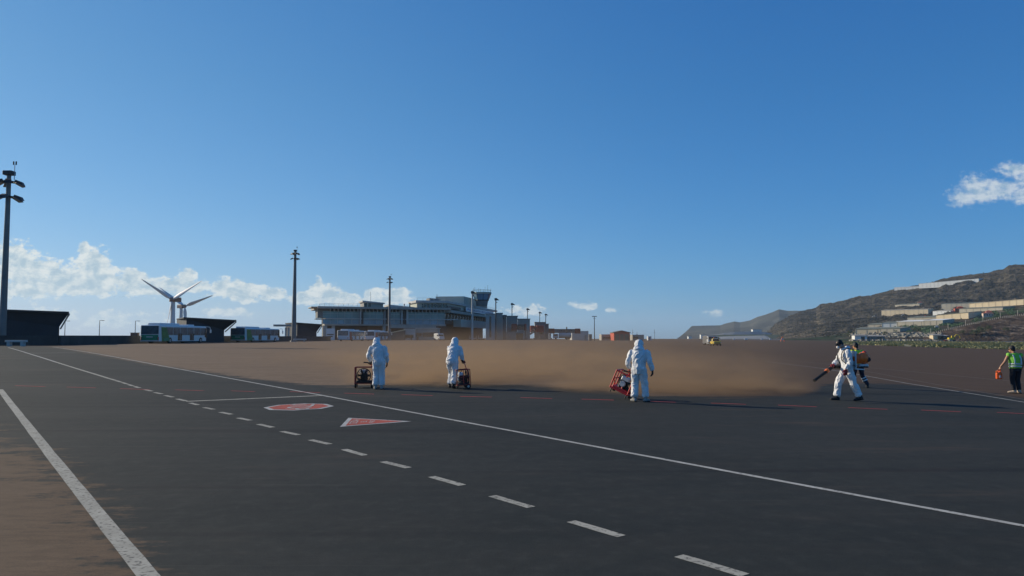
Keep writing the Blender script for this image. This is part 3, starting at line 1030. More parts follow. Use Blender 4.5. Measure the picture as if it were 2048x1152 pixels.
FA.box(mb, uu_(632), uu_(645.5), .2, 5, zA(639.6), zA(637.8))
tpart(mb, 'balcony')
# rooftop railing, hut and plant
mb = MB().use('mast_light')
for u in np.arange(.2, uu_(727), 1.6): FA.box(mb, u - .04, u + .04, -1.2, -1.12, zt_roof, zt_roof + 1.0)
for h in (.5, 1.0): FA.box(mb, .1, uu_(727), -1.22, -1.16, zt_roof + h - .03, zt_roof + h + .03)
tpart(mb, 'railing')
mb = MB().use('concrete'); u0, u1 = uu_(728), uu_(767)
FA.box(mb, u0, u1, 1, 9, zt_roof, ZZ(605.5, 272), z1b=ZZ(608.5, 272))
h_ = tpart(mb, 'stair_hut')
mb = MB().use('concrete_light'); FA.box(mb, u0 - .5, u1 + .5, .2, 9.6, ZZ(605.4, 272), ZZ(602.2, 272), z0b=ZZ(608.4, 272), z1b=ZZ(606, 272)); tpart(mb, 'roof', h_).parent = h_
mb = MB().use('glass_dark')
for px0, px1 in ((729.5, 734.5), (737, 742.5)): FA.box(mb, uu_(px0), uu_(px1), .93, 1.0, zt_roof + .1, ZZ(607, 272))
tpart(mb, 'window', h_).parent = h_
mb = MB().use('concrete_light'); FA.box(mb, uu_(780), uu_(833), 3, 12, zt_roof, ZZ(609.5, 275), z1b=ZZ(614, 275)); tpart(mb, 'plant_room')
for px, py, m_ in ((811, 608, 'concrete_light'), (822, 606, 'mast_dark')):
    mb = MB().use(m_); u = uu_(px); FA.box(mb, u - .17, u + .17, 2, 2.35, zt_roof, ZZ(py, 272)); FA.box(mb, u - .3, u + .3, 1.9, 2.45, ZZ(py, 272) + .003, ZZ(py, 272) + .15); tpart(mb, 'chimney')
mb = MB().use('mast_dark').tube([FA.p(uu_(743.5), 3, zt_roof + 2), FA.p(uu_(743.5), 3, ZZ(584, 272))], .04, 6); tpart(mb, 'antenna')
# upper storey over the corner, continuing along the second facade
ub0 = uu_(835)
z_b0 = zt_roof; z_b1 = ZZ(601, 275); z_w0 = ZZ(617, 275); z_w1 = ZZ(607.5, 275)
mb = MB().use('concrete_green')
def corner_prism(mb, fa_u0, inset, z0, z1, endu, outb=0.0):
    p1 = FA.p(fa_u0, inset, 0); p2 = FA.p(LA - inset * .2, inset, 0)
    p3 = FB.p(endu, outb, 0); p4 = FB.p(endu, 14 + outb, 0); p5 = FA.p(fa_u0, 13, 0)
    prism(mb, [p1, p2, p3, p4, p5], z0, z1)


corner_prism(mb, ub0, 1.0, zt_roof, z_b1 - .8, 84, .6)
tpart(mb, 'upper_storey')
mb = MB().use('concrete_light'); corner_prism(mb, ub0 - .6, .0, z_b1 - .79, z_b1, 100, -.6); tpart(mb, 'roof')
mb = MB().use('concrete_dark'); FA.box(mb, uu_(864), uu_(886), 4, 9, z_b1 + .002, ZZ(595.3, 276), z1b=ZZ(597, 276)); tpart(mb, 'plant_room')
for px0, px1 in ((845, 847.5), (849, 852.5), (855, 861), (863, 868), (870, 873.5), (875, 885), (887, 890.5), (892, 895)):
    mb = MB().use('glass_dark'); FA.box(mb, uu_(px0), uu_(px1), .86, .97, z_w0, z_w1); tpart(mb, 'window')
mb = MB().use('mast_light')
for u in np.arange(ub0, LA + .5, 2.0): FA.box(mb, u - .04, u + .04, .3, .38, z_b1, z_b1 + .9)
FA.box(mb, ub0, LA, .28, .36, z_b1 + .87, z_b1 + .93)
for u in np.arange(2, 98, 3.2): FB.box(mb, u - .04, u + .04, .0, .08, z_b1, z_b1 + .9)
FB.box(mb, 0, 98, -.02, .05, z_b1 + .87, z_b1 + .93)
tpart(mb, 'railing')
mb = MB().use('mast_dark').tube([FA.p(uu_(882), 6, z_b1), FA.p(uu_(882), 6, ZZ(586, 275))], .07, 6); tpart(mb, 'antenna')
# facade B: bands
zB = lambda py, u: ZZ(py, FB.a.y + FB.t.y * u)
LB = FB.len
za_, zb_, zc_ = zt_eave, zt_roof, z_gb
ub = lambda px: FB.u_of(px)
mb = MB().use('concrete'); FB.box(mb, 0, LB + 12, -1.5, 12, zt_eave - .9, zt_eave + .1); tpart(mb, 'floor_slab')
mb = MB().use('recess')
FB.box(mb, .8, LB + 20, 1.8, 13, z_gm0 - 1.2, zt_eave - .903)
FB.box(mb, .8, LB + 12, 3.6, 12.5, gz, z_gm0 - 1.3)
tpart(mb, 'wall')
mb = MB().use('glass_dark')
FB.box(mb, 2, LB, 1.65, 1.79, z_gm0 - .1, zt_eave - 1.1); w_ = tpart(mb, 'window')
for u in np.arange(2, LB, 5.0): mb = MB().use('concrete'); FB.box(mb, u, u + .9, 1.3, 1.64, z_gm0 - .1, zt_eave - .91); tpart(mb, 'pier')
mb = MB().use('concrete_green')
u0, u1 = ub(913), ub(967); zp0, zp1 = ZZ(654, 292), ZZ(638.5, 292)
FB.box(mb, u0, u1, -1.8, 1.2, zp0, zp1); tpart(mb, 'balcony')
# upper level B: dark recess with sign strip under the roof storey
mb = MB().use('concrete_brown'); FB.box(mb, 1.0, 22, -.25, .55, zt_roof + .1, z_b1 - 1.7); tpart(mb, 'wall')
us0, us1 = ub(930), ub(985)
mb = MB().use('panel_white'); zs1 = ZZ(613.3, 305); zs0 = ZZ(621.5, 300)
FB.box(mb, us0, us1, -.45, -.28, zs0, zs1); sg = tpart(mb, 'sign_panel')
p0 = Vector(FB.p((us0 + us1) / 2, -.47, (zs0 + zs1) / 2))
mtx = Matrix(((FB.t.x, 0, FB.t.y, 0), (FB.t.y, 0, -FB.t.x, 0), (0, 1, 0, 0), (0, 0, 0, 1)))
mtx = Matrix.Translation(T0 @ p0) @ mtx
tx = text_mesh('Aeropuerto de La Palma', 2.0, 'lettering', 'sign_blue', sg, mtx, .02)
wx = max(v.co.x for v in tx.data.vertices) - min(v.co.x for v in tx.data.vertices)
for v in tx.data.vertices: v.co.x *= (us1 - us0) * .93 / wx; v.co.y *= 0.62
# wall box of the upper storey behind the tower
mb = MB().use('concrete_green'); FB.box(mb, ub(930), ub(976), .5, 12, z_b1 + .003, z_b1 + 3.2); tb = tpart(mb, 'tower_base')
mb = MB().use('glass_dark')
FB.box(mb, ub(963), ub(975.5), .35, .49, z_b1 + .5, z_b1 + 2.8); wd = tpart(mb, 'window', tb); wd.parent = tb
for i in range(9):
    mb = MB().use('concrete'); u = ub(963) + (ub(975.5) - ub(963)) * i / 8; FB.box(mb, u - .12, u + .12, .25, .34, z_b1 + .45, z_b1 + 2.85); tpart(mb, 'mullion', wd)
# control tower cab
ct = Vector((XX(963.5, 322), 322, 0)); Rr = (968 - 949) / FPX * 322 / 2
cab = None
zc0, zc1, zc2 = ZZ(600.5, 322), ZZ(588.0, 322), ZZ(584.5, 322)


def ngon(c, r, z, k=8, ph=.2): return [(c.x + r * math.cos(2 * math.pi * i / k + ph), c.y + r * math.sin(2 * math.pi * i / k + ph), z) for i in range(k)]


def frustum(mb, c, r0, r1, z0, z1, k=8, ph=.2):
    a_, b2 = ngon(c, r0, z0, k, ph), ngon(c, r1, z1, k, ph)
    mb.add(a_ + b2, [list(range(k - 1, -1, -1)), list(range(k, 2 * k))] + [(i, (i + 1) % k, k + (i + 1) % k, k + i) for i in range(k)])


mb = MB().use('concrete_dark'); frustum(mb, ct, 2.3, 2.7, z_b1, zc0); cab = tpart(mb, 'control_tower')
mb = MB().use('glass_blue'); frustum(mb, ct, 2.75, 3.75, zc0 + .005, zc1); tpart(mb, 'window', cab).parent = cab
mb = MB().use('mast_dark')
a_, b2 = ngon(ct, 2.82, zc0), ngon(ct, 3.82, zc1)
for p, q in zip(a_, b2): mb.tube([p, q], .09, 4)
frustum(mb, ct, 2.95, 2.98, zc0 - .25, zc0 + .12)
tpart(mb, 'mullion', cab).parent = cab
mb = MB().use('concrete_green'); frustum(mb, ct, 4.0, 4.1, zc1 + .003, zc2); tpart(mb, 'roof', cab).parent = cab
mb = MB().use('mast_dark')
rr_ = ngon(ct, 3.8, zc2, 12)
for p in rr_: mb.tube([p, (p[0], p[1], zc2 + .9)], .05, 4)
q = [(p[0], p[1], zc2 + .9) for p in rr_]; mb.tube(q + [q[0]], .05, 4)
for i, h in ((0, 1.6), (2, 2.6), (3, 1.7), (5, 1.8), (7, 2.0), (8, 1.4), (10, 2.8)): p = rr_[i]; mb.tube([p, (p[0], p[1], zc2 + h)], .045, 4)
tpart(mb, 'antenna', cab).parent = cab
# low annexe in front of the first facade
mb = MB().use('concrete'); d_ = 262
def sbox(name, mname, px0, px1, py0, py1, d, depth, label=None, cat=None, parent=None, rot=0.0, z0=None, zb=None, group=None):
    """block whose front spans pixel columns px0..px1, top at py0, standing on the apron (or at z0)"""
    x0, x1 = XX(px0, d), XX(px1, d); z1 = ZZ(py0, d, (px0 + px1) / 2); zz0 = zg((x0 + x1) / 2, d) if z0 is None else z0
    m_ = MB().use(mname)
    m_.box(((x0 + x1) / 2, d + depth / 2, (zz0 + z1) / 2), (x1 - x0, depth, z1 - zz0))
    o = m_.build(name, parent)
    if label: tag(o, label, cat, group)
    return o


def block(name, label, cat, px0, px1, ptop, d, depth, mname, parts=(), group=None, rz=0.0, roof=None):
    x0, x1 = XX(px0, d), XX(px1, d); cx = (x0 + x1) / 2; z0 = zg(cx, d); z1 = ZZ(ptop, d, (px0 + px1) / 2); w = x1 - x0; h = z1 - z0
    t = thing(name, label, cat, (cx, d, z0), rz, group)
    m_ = MB().use(mname); m_.box((0, depth / 2, h / 2), (w, depth, h)); m_.build('wall', t)
    if roof:
        m_ = MB().use(roof[0]); m_.box((0, depth / 2, h + roof[1] / 2 + .002), (w + .4, depth + .4, roof[1])); m_.build('roof', t)
    for (pn, pm_, a0, a1, b0, b1) in parts:      # fractions of width and height
        m_ = MB().use(pm_); m_.box((-w / 2 + w * (a0 + a1) / 2, -.06, h * (b0 + b1) / 2), (w * (a1 - a0), .12, h * (b1 - b0))); m_.build(pn, t)
    return t


block('annexe_building', 'low grey flat roofed annexe with slatted windows in front of the terminal', 'building', 832, 873, 657, 258, 12, 'concrete', [('window', 'glass_dark', .02, .28, .35, .62), ('window', 'glass_dark', .33, .98, .30, .66), ('door', 'glass_dark', .05, .12, 0, .3)], roof=('concrete_light', .25))
t = block('annexe_building', 'small grey hut between the ramp and the low slatted annexe', 'building', 808.5, 830, 658.5, 256, 10, 'concrete_light', [('window', 'glass_dark', .1, .85, .22, .5), ('door', 'glass_dark', .62, .72, 0, .45)], roof=('concrete_light', .2))
# brown ramp
t = thing('covered_ramp', 'brown sloping covered ramp rising behind the red bus', 'ramp', (XX(778, 254), 254, gz))
L_ = XX(809, 254) - XX(778, 254); h1, h2 = ZZ(667, 254) - gz, ZZ(661, 254) - gz
m_ = MB().use('concrete_brown'); m_.hexa([(0, 0, 0), (L_, 0, 0), (L_, 5, 0), (0, 5, 0), (0, 0, h1), (L_, 0, h2), (L_, 5, h2), (0, 5, h1)]); m_.build('wall', t)
m_ = MB().use('net_cream'); m_.hexa([(-.3, -.3, h1 + .003), (L_, -.3, h2 + .003), (L_, 5.3, h2 + .003), (-.3, 5.3, h1 + .003), (-.3, -.3, h1 + .25), (L_, -.3, h2 + .35), (L_, 5.3, h2 + .35), (-.3, 5.3, h1 + .25)]); m_.build('roof', t)
block('display_panel', 'pale grey panel with two dark bars standing left of the red buses', 'panel', 652, 669, 657, 256, .6, 'panel_white', [('bar', 'glass_dark', .2, .8, .28, .36), ('bar', 'glass_dark', .1, .9, .45, .53)])
# concrete stair towers and jet bridges to the right
def tower_block(label, px0, px1, ptop, d, depth, m_='concrete_dark', parts=()):
    return block('concrete_block', label, 'building', px0, px1, ptop, d, depth, m_, parts, roof=('concrete', .3))


tower_block('tall grey concrete block in front of the terminal with a dark slot', 971.5, 991, 628.5, 300, 8, 'concrete_light', [('recess', 'glass_dark', .38, .55, .1, .92)])
tower_block('tall pale concrete block right of the slotted block', 991.6, 1004.5, 627, 306, 9, 'concrete')
tower_block('grey concrete block with a dark top window behind the tall pale one', 1005, 1012.5, 631, 318, 9, 'concrete_dark', [('recess', 'glass_dark', .1, .9, .86, .95)])
tower_block('mid height concrete block beside the first red jet bridge', 1013, 1035, 632.8, 332, 10, 'concrete')
tower_block('low concrete block on the right of the mid height block', 1035.5, 1060, 638.5, 352, 10, 'concrete')
tower_block('stepped concrete block behind the second red jet bridge', 1070, 1091, 645, 392, 10, 'concrete_dark', [('recess', 'glass_dark', .5, .75, .3, .5)])
tower_block('narrow lower concrete block at the end of the row', 1091.5, 1097.5, 648.5, 394, 9, 'concrete_dark')
block('loading_dock', 'low grey loading dock with a dark opening under the first jet bridge', 'building', 1011, 1048, 664, 322, 6, 'concrete', [('opening', 'glass_dark', .58, .95, 0, .85)])


def jet_bridge(label, px0, px1, py0, py1, d, mid='concrete_dark', ends=(.0, .3, .8, 1.0), legs=(.9,)):
    x0, x1 = XX(px0, d), XX(px1, d); z0, z1 = ZZ(py1, d), ZZ(py0, d); g0 = zg(x0, d)
    t = thing('jet_bridge', label, 'jet bridge', ((x0 + x1) / 2, d, g0), 0, 'jet bridges of the terminal')
    w = x1 - x0; h = z1 - z0; zc = (z0 + z1) / 2 - g0
    m_ = MB().use(mid); m_.box((0, 1.5, zc), (w, 3, h * .8)); m_.build('tunnel', t)
    for k in (0, 2):
        a0, a1 = ends[k], ends[k + 1]
        m_ = MB().use('bridge_red'); m_.rbox((-w / 2 + w * (a0 + a1) / 2, 1.4, zc), (w * (a1 - a0), 4, h), .3); m_.build('cabin', t)
    m_ = MB().use('glass_dark')
    for i in range(8): m_.box((-w / 2 + w * (.36 + .05 * i), -.03, zc + h * .05), (w * .03, .05, h * .3))
    m_.build('window', t)
    for lx in legs:
        m_ = MB().use('mast'); m_.tube([(-w / 2 + w * lx, 1.5, 0), (-w / 2 + w * lx, 1.5, zc - h * .4)], .28, 8); m_.box((-w / 2 + w * lx, 1.5, .35), (1.6, 2.6, .6)); m_.build('leg', t)
    return t


jet_bridge('brown and red jet bridge beside the mid height concrete block', 1023, 1053, 647.5, 661, 326, 'concrete_brown', (0, .36, .86, 1.0), (.95,))
jet_bridge('bright red jet bridge cabin in front of the stepped block', 1060, 1088, 651, 664.5, 380, 'bridge_red', (0, .3, .45, 1.0), (.35, .72))
jet_bridge('long grey jet bridge with red ends reaching out to the right', 1097, 1161, 657, 667, 402, 'concrete_dark', (0, .19, .83, 1.0), (.06, .6))
# stair of the jet bridge
t = thing('access_stair', 'grey diagonal access stair below the bright red jet bridge', 'stair', (XX(1046, 372), 372, gz))
L_ = XX(1069, 372) - XX(1046, 372); h2 = ZZ(661, 372) - gz
m_ = MB().use('concrete'); m_.hexa([(0, 0, 0), (L_, 0, h2 - 1), (L_, 2, h2 - 1), (0, 2, 0), (0, 0, 1.2), (L_, 0, h2), (L_, 2, h2), (0, 2, 1.2)]); m_.build('flight', t)
m_ = MB().use('mast_light'); m_.tube([(0, -.1, 2.0), (L_, -.1, h2 + .9)], .07, 5)
for i in range(6): m_.tube([(L_ * i / 5, -.1, 1.1 + (h2 - 1.2) * i / 5), (L_ * i / 5, -.1, 2.0 + (h2 - 1.1) * i / 5)], .05, 4)
m_.build('handrail', t)
# far buildings
block('hangar', 'pale grey hangar beyond the long jet bridge', 'building', 1144, 1177, 662, 470, 18, 'concrete_light', [('door', 'concrete', .75, .9, 0, .6)])
def gable(label, px0, px1, pye, pyr, d, depth, wm, rm, parts=()):
    x0, x1 = XX(px0, d), XX(px1, d); cx = (x0 + x1) / 2; z0 = zg(cx, d); w = x1 - x0; he = ZZ(pye, d) - z0; hr = ZZ(pyr, d) - z0
    t = thing('hangar', label, 'building', (cx, d, z0))
    m_ = MB().use(wm); m_.add([(-w / 2, 0, 0), (w / 2, 0, 0), (w / 2, 0, he), (0, 0, hr), (-w / 2, 0, he), (-w / 2, depth, 0), (w / 2, depth, 0), (w / 2, depth, he), (0, depth, hr), (-w / 2, depth, he)],
                              [(0, 1, 2, 3, 4), (9, 8, 7, 6, 5), (0, 5, 6, 1), (1, 6, 7, 2), (4, 9, 5, 0)]); m_.build('wall', t)
    m_ = MB().use(rm); k = .5
    for s_ in (-1, 1): m_.hexa([(0, -k, hr + .004), (s_ * (w / 2 + k), -k, he - .06), (s_ * (w / 2 + k), depth + k, he - .06), (0, depth + k, hr + .004), (0, -k, hr + .35), (s_ * (w / 2 + k), -k, he + .28), (s_ * (w / 2 + k), depth + k, he + .28), (0, depth + k, hr + .35)])
    m_.build('roof', t)
    for (pn, pm_, a0, a1, b0, b1) in parts:
        m_ = MB().use(pm_); m_.box((-w / 2 + w * (a0 + a1) / 2, -.06, he * (b0 + b1) / 2), (w * (a1 - a0), .12, he * (b1 - b0))); m_.build(pn, t)
    return t


gable('brown gabled fire station hangar on the far apron', 1228, 1260, 665.5, 661.8, 520, 20, 'house_red', 'concrete_dark', [('door', 'concrete_brown', .08, .34, 0, .8), ('door', 'concrete_brown', .38, .62, 0, .8), ('door', 'concrete_brown', .66, .92, 0, .8)])
block('storage_building', 'low grey building just left of the gabled hangar', 'building', 1203, 1226, 669.3, 540, 14, 'concrete', [('window', 'glass_dark', .1, .9, .3, .6)], roof=('panel_white', .2))
block('storage_building', 'low grey building just right of the gabled hangar', 'building', 1265, 1288, 670, 540, 14, 'concrete', [('window', 'glass_dark', .05, .5, .3, .7)], roof=('panel_white', .2))
block('storage_building', 'small dark shed right of the pale hangar', 'building', 1178, 1184, 669, 520, 8, 'concrete_dark', [('door', 'glass_dark', .3, .7, 0, .7)], roof=('concrete', .2))
block('storage_building', 'tiny white hut far out before the open horizon', 'building', 1296, 1303, 672.6, 560, 5, 'panel_white', [('door', 'glass_dark', .3, .6, 0, .7)])

# ------------------------------------------------------------------ dark shelters, wall, barrier on the left
def shelter(label, px0, px1, pxb, pt0, pt1, d, depth, d2=None):
    """leaning dark shelter: right end slants inwards towards the ground"""
    d2 = d2 or d + 6
    x0 = XX(px0, d); x1 = XX(px1, d2); xb = XX(pxb, d2); z0 = zg(0, d); zt0 = ZZ(pt0, d, px0) - z0; zt1 = ZZ(pt1, d2, px1) - z0
    t = thing('shelter', label, 'shelter', (x0, d, z0), 0, 'dark shelters along the apron edge')
    dd = d2 - d; zl = 3.0 * min(1.3, zt1 / 5.5)
    m_ = MB().use('shelter')
    a_ = [(0, 0, 0), (xb - x0, dd, 0), (xb - x0, dd, zl), (x1 - x0 - .3, dd, zt1 - .25), (0, 0, zt0 - .2)]
    b2 = [(p[0] - .62 * depth, p[1] + depth, p[2]) for p in a_]
    m_.add(a_ + b2, [(0, 1, 2, 3, 4), (9, 8, 7, 6, 5), (0, 5, 6, 1), (1, 6, 7, 2), (2, 7, 8, 3), (3, 8, 9, 4), (4, 9, 5, 0)])
    m_.build('wall', t)
    m_ = MB().use('mast_dark')
    m_.hexa([(-.3, -.5, zt0 - .2), (x1 - x0, dd - .5, zt1 - .25), (x1 - x0 - .62 * depth, dd + depth + .5, zt1 - .25), (-.3 - .62 * depth, depth + .5, zt0 - .2), (-.3, -.5, zt0), (x1 - x0, dd - .5, zt1), (x1 - x0 - .62 * depth, dd + depth + .5, zt1), (-.3 - .62 * depth, depth + .5, zt0)])
    m_.build('roof', t)
    m_ = MB().use('mast'); m_.tube([(xb - x0 + .25, dd - .2, zl - .3), (x1 - x0 - .1, dd - .2, zt1 - .3)], .11, 6); m_.build('brace', t)
    return t


shelter('large dark shelter with a leaning end at the far left edge', -170, 140, 118, 612, 623.5, 96, 9)
shelter('dark shelter with a leaning end between the two green buses', 372, 474, 448, 634.5, 640, 134, 9)
shelter('dark shelter with a leaning end beside the terminal', 594, 645, 633, 644.8, 648.5, 196, 9, 199)
# white support post at the left end of the second shelter is part of it
# long dark boundary wall
def wall_run(name, label, pts, h, th, mname):
    m_ = MB().use(mname)
    for a_, c in zip(pts, pts[1:]):
        a2 = Vector((a_[0], a_[1])); c2 = Vector((c[0], c[1])); t2 = (c2 - a2).normalized(); nn_ = Vector((-t2.y, t2.x)) * th / 2
        z0, z1 = zg(*a_) - .05, zg(*c) - .05
        ha = a_[2] if len(a_) > 2 else h; hb = c[2] if len(c) > 2 else h
        m_.hexa([(a2.x - nn_.x, a2.y - nn_.y, z0), (c2.x - nn_.x, c2.y - nn_.y, z1), (c2.x + nn_.x, c2.y + nn_.y, z1), (a2.x + nn_.x, a2.y + nn_.y, z0), (a2.x - nn_.x, a2.y - nn_.y, z0 + h), (c2.x - nn_.x, c2.y - nn_.y, z1 + h), (c2.x + nn_.x, c2.y + nn_.y, z1 + h), (a2.x + nn_.x, a2.y + nn_.y, z0 + h)])
    o = m_.build(name); return o


zg_raw = zg
WP = [(XX(-300, 90), 90), (XX(118, 92), 92), (XX(270, 118), 118), (XX(460, 150), 150), (XX(660, 205), 205)]
def zg(x, y=None): return zg_raw(x, y)


o = wall_run('boundary_wall', '', WP, 1.25, .4, 'wall_dark')
tag(o, 'long low dark wall along the left edge of the apron', 'wall')
t = thing('concrete_barrier', 'pale concrete bench like barrier at the foot of the nearest mast', 'barrier', (XX(33, 86), 86, zg(0, 86)))
m_ = MB().use('concrete_light'); m_.rbox((0, 0, .58), (2.3, .5, .22), .05); m_.build('slab', t)
for s_ in (-1, 1): m_ = MB().use('concrete_light'); m_.box((s_ * .75, 0, .23), (.35, .45, .46)); m_.build('leg', t)
t = thing('boarding_gate', 'concrete roofed gate on posts left of the second light mast', 'gate', (XX(565, 178), 178, zg(-30, 178)))
m_ = MB().use('concrete'); m_.rbox((0, 0, ZZ(651, 178) - zg(-30, 178)), (3.6, 2.5, .45), .05); m_.build('roof', t)
for px in (571.5, 577): m_ = MB().use('concrete_light'); m_.box((XX(px, 178) - XX(565, 178), 0, 1.6), (.35, .4, 3.2)); m_.build('post', t)
t = thing('concrete_barrier', 'pale concrete slab barrier beside the second light mast', 'barrier', (XX(600, 160), 160, zg(-30, 160)))
m_ = MB().use('concrete_light'); m_.rbox((0, 0, .5), (2.6, .5, .3), .05); m_.build('slab', t)
for s_ in (-1, 1): m_ = MB().use('concrete'); m_.box((s_ * .9, 0, .18), (.3, .4, .35)); m_.build('leg', t)
t = thing('utility_box', 'small brown box on top of the dark wall by the first green bus', 'box', (XX(271, 118.2), 118, zg(-50, 118) + 1.2))
m_ = MB().use('concrete_brown'); m_.rbox((0, 0, .2), (1.2, .5, .4), .05); m_.build('housing', t)
m_ = MB().use('concrete_dark'); m_.box((0, 0, .43), (1.3, .6, .06)); m_.build('lid', t)

# ------------------------------------------------------------------ masts
def light_mast(label, px, base_py, d, h=None, top_py=None, group='tall floodlight masts on the apron', wb=.42, wt=.2, mname='mast', hs=.72):
    x = XX(px, d); z0 = zg(x, d)
    if top_py: h = ZZ(top_py, d, px) - z0
    t = thing('light_mast', label, 'light mast', (x, d, z0), 0, group)
    m_ = MB().use(mname); m_.tube([(0, 0, 0), (0, 0, h * .5), (0, 0, h)], [wb, (wb + wt) / 2, wt], 12); m_.build('pole', t)
    m_ = MB().use(mname); m_.tube([(0, 0, .0), (0, 0, .25)], [wb * 1.5, wb * 1.4], 12); m_.build('base_plate', t)
    s_ = h / 20 * hs
    m_ = MB().use('mast_dark'); m_.rbox((0, 0, h + .15 * s_), (.95 * s_, .8 * s_, .42 * s_), .08); m_.build('top_box', t)
    for tier, zz in ((0, h - .75 * s_), (1, h - 2.3 * s_)):
        m_ = MB().use('mast_dark')
        m_.torus((0, 0, zz), .55 * s_, .06 * s_, 16, 5)
        for a in range(4): m_.tube([(0, 0, zz), (.75 * s_ * math.cos(a * 1.57), .75 * s_ * math.sin(a * 1.57), zz)], .06 * s_, 5)
        m_.build('crossarm', t)
        for k, az in enumerate((10, 55, 130, 172, 235, 300) if tier == 0 else (5, 70, 178, 280)):
            a = R(az); dx, dy = math.cos(a), math.sin(a)
            # tilted flat floodlight
            c_ = Vector((dx * 1.05 * s_, dy * 1.05 * s_, zz - .08 * s_))
            rot = Matrix.Rotation(a, 4, 'Z') @ Matrix.Rotation(R(22), 4, 'Y')
            M4 = Matrix.Translation(c_) @ rot
            m_ = MB().use('mast_dark')
            q = [(-.45, -.3, -.12), (.5, -.34, -.12), (.5, .34, -.12), (-.45, .3, -.12), (-.45, -.26, .14), (.2, -.26, .16), (.2, .26, .16), (-.45, .26, .14)]
            m_.hexa([M4 @ (Vector(p) * s_ * .95) for p in q]); fl = m_.build('floodlight', t)
            m_ = MB().use('lamp_glass'); q = [(-.38, -.25, -.15), (.45, -.3, -.15), (.45, .3, -.15), (-.38, .25, -.15), (-.38, -.25, -.125), (.45, -.3, -.125), (.45, .3, -.125), (-.38, .25, -.125)]
            m_.hexa([M4 @ (Vector(p) * s_ * .95) for p in q]); m_.build('lens', fl)
    m_ = MB().use('mast_light'); m_.tube([(.55 * s_, 0, h - .6 * s_), (.55 * s_, 0, h + .95 * s_)], .03 * s_ + .01, 5)
    m_.tube([(.42 * s_, 0, h + 1.0 * s_), (.68 * s_, 0, h + 1.0 * s_)], .02, 4); m_.build('bracket', t)
    for dx in (-.13, .13):
        m_ = MB().use('mast_dark'); m_.tube([(.55 * s_ + dx * s_, 0, h + 1.0 * s_), (.55 * s_ + dx * s_, 0, h + 1.35 * s_)], .07 * s_, 8); m_.build('beacon', t)
    return t


light_mast('tallest floodlight mast at the left edge in front of the large dark shelter', 4.5, 690, 93, top_py=349, wb=.42, wt=.24, hs=1.15)
light_mast('floodlight mast standing between the second green bus and the terminal', 587.5, 683.5, 166, top_py=502, wb=.55, wt=.26)
light_mast('floodlight mast rising in front of the glazed terminal facade', 778.5, 680, 236, top_py=554, wb=.45, wt=.26)


def side_lamp(label, px, top_py, d, z0=None, mname='mast_dark', w=.22, group='row of side armed lamp masts beyond the terminal'):
    x = XX(px, d); zb = zg(x, d) if z0 is None else z0; h = ZZ(top_py, d, px) - zb
    t = thing('lamp_mast', label, 'lamp mast', (x, d, zb), 0, group)
    m_ = MB().use(mname); m_.tube([(0, 0, 0), (0, 0, h)], [w, w * .75], 8); m_.build('pole', t)
    m_ = MB().use('mast_dark'); m_.hexa([(-.5, -.5, h - .9), (1.4, -.5, h - .9), (1.4, .5, h - .9), (-.5, .5, h - .9), (-.5, -.4, h - .1), (.3, -.4, h), (.3, .4, h), (-.5, .4, h - .1)]); fl = m_.build('lamp_head', t)
    m_ = MB().use('mast_dark'); m_.tube([(0, 0, h - 1.7), (.6, 0, h - 1.7)], .15, 6); m_.build('bracket', t)
    return t


side_lamp('white lamp mast in front of the control tower', 944.5, 582, 272, None, 'mast_light', .42)
side_lamp('lamp mast just right of the control tower over the concrete blocks', 991.5, 596, 298, None, 'mast_dark', .26)
side_lamp('second lamp mast from the control tower in the receding row', 1024, 606, 336)
side_lamp('lamp mast above the low concrete block', 1055, 616.5, 372)
side_lamp('lamp mast above the left side of the stepped concrete block', 1079.5, 623.5, 410)
side_lamp('lamp mast farthest in the row above the narrow concrete block', 1091.5, 627.5, 430)
# T-shaped mast alone on the far apron
d_ = 430; x = XX(1189, d_)
t = thing('light_mast', 'solitary T shaped floodlight mast on the far apron', 'light mast', (x, d_, zg(x, d_)))
h = ZZ(633, d_) - zg(x, d_)
m_ = MB().use('mast_dark'); m_.tube([(0, 0, 0), (0, 0, h)], [.28, .16], 8); m_.build('pole', t)
m_ = MB().use('mast_dark'); m_.box((0, 0, h - .1), (2.6, .2, .18)); m_.box((0, 0, h - 1.0), (1.6, .2, .15)); m_.build('crossarm', t)
for dx in (-1.0, -.35, .35, 1.0): m_ = MB().use('mast_dark'); m_.rbox((dx, -.2, h + .05), (.5, .3, .45), .05); m_.build('floodlight', t)
for px, py, lb in ((1265.5, 659, 'thin pole right of the gabled hangar'), (1274, 664, 'shorter thin pole over the right low building'), (1309, 659, 'faint tall thin pole near the open horizon'), (1133.5, 654, 'short dark pole in front of the long jet bridge')):
    x = XX(px, 480 if px > 1200 else 398); dd = 480 if px > 1200 else 398
    h = ZZ(py, dd) - zg(x, dd); t = thing('antenna_pole', lb, 'pole', (x, dd, zg(x, dd)))
    m_ = MB().use('mast_dark'); m_.tube([(0, 0, 0), (0, 0, h)], .09 if px > 1200 else .3, 6); m_.build('pole', t)
    m_ = MB().use('mast_dark'); m_.box((0, 0, h * .72), (1.0, .1, .12)); m_.build('crossarm', t)
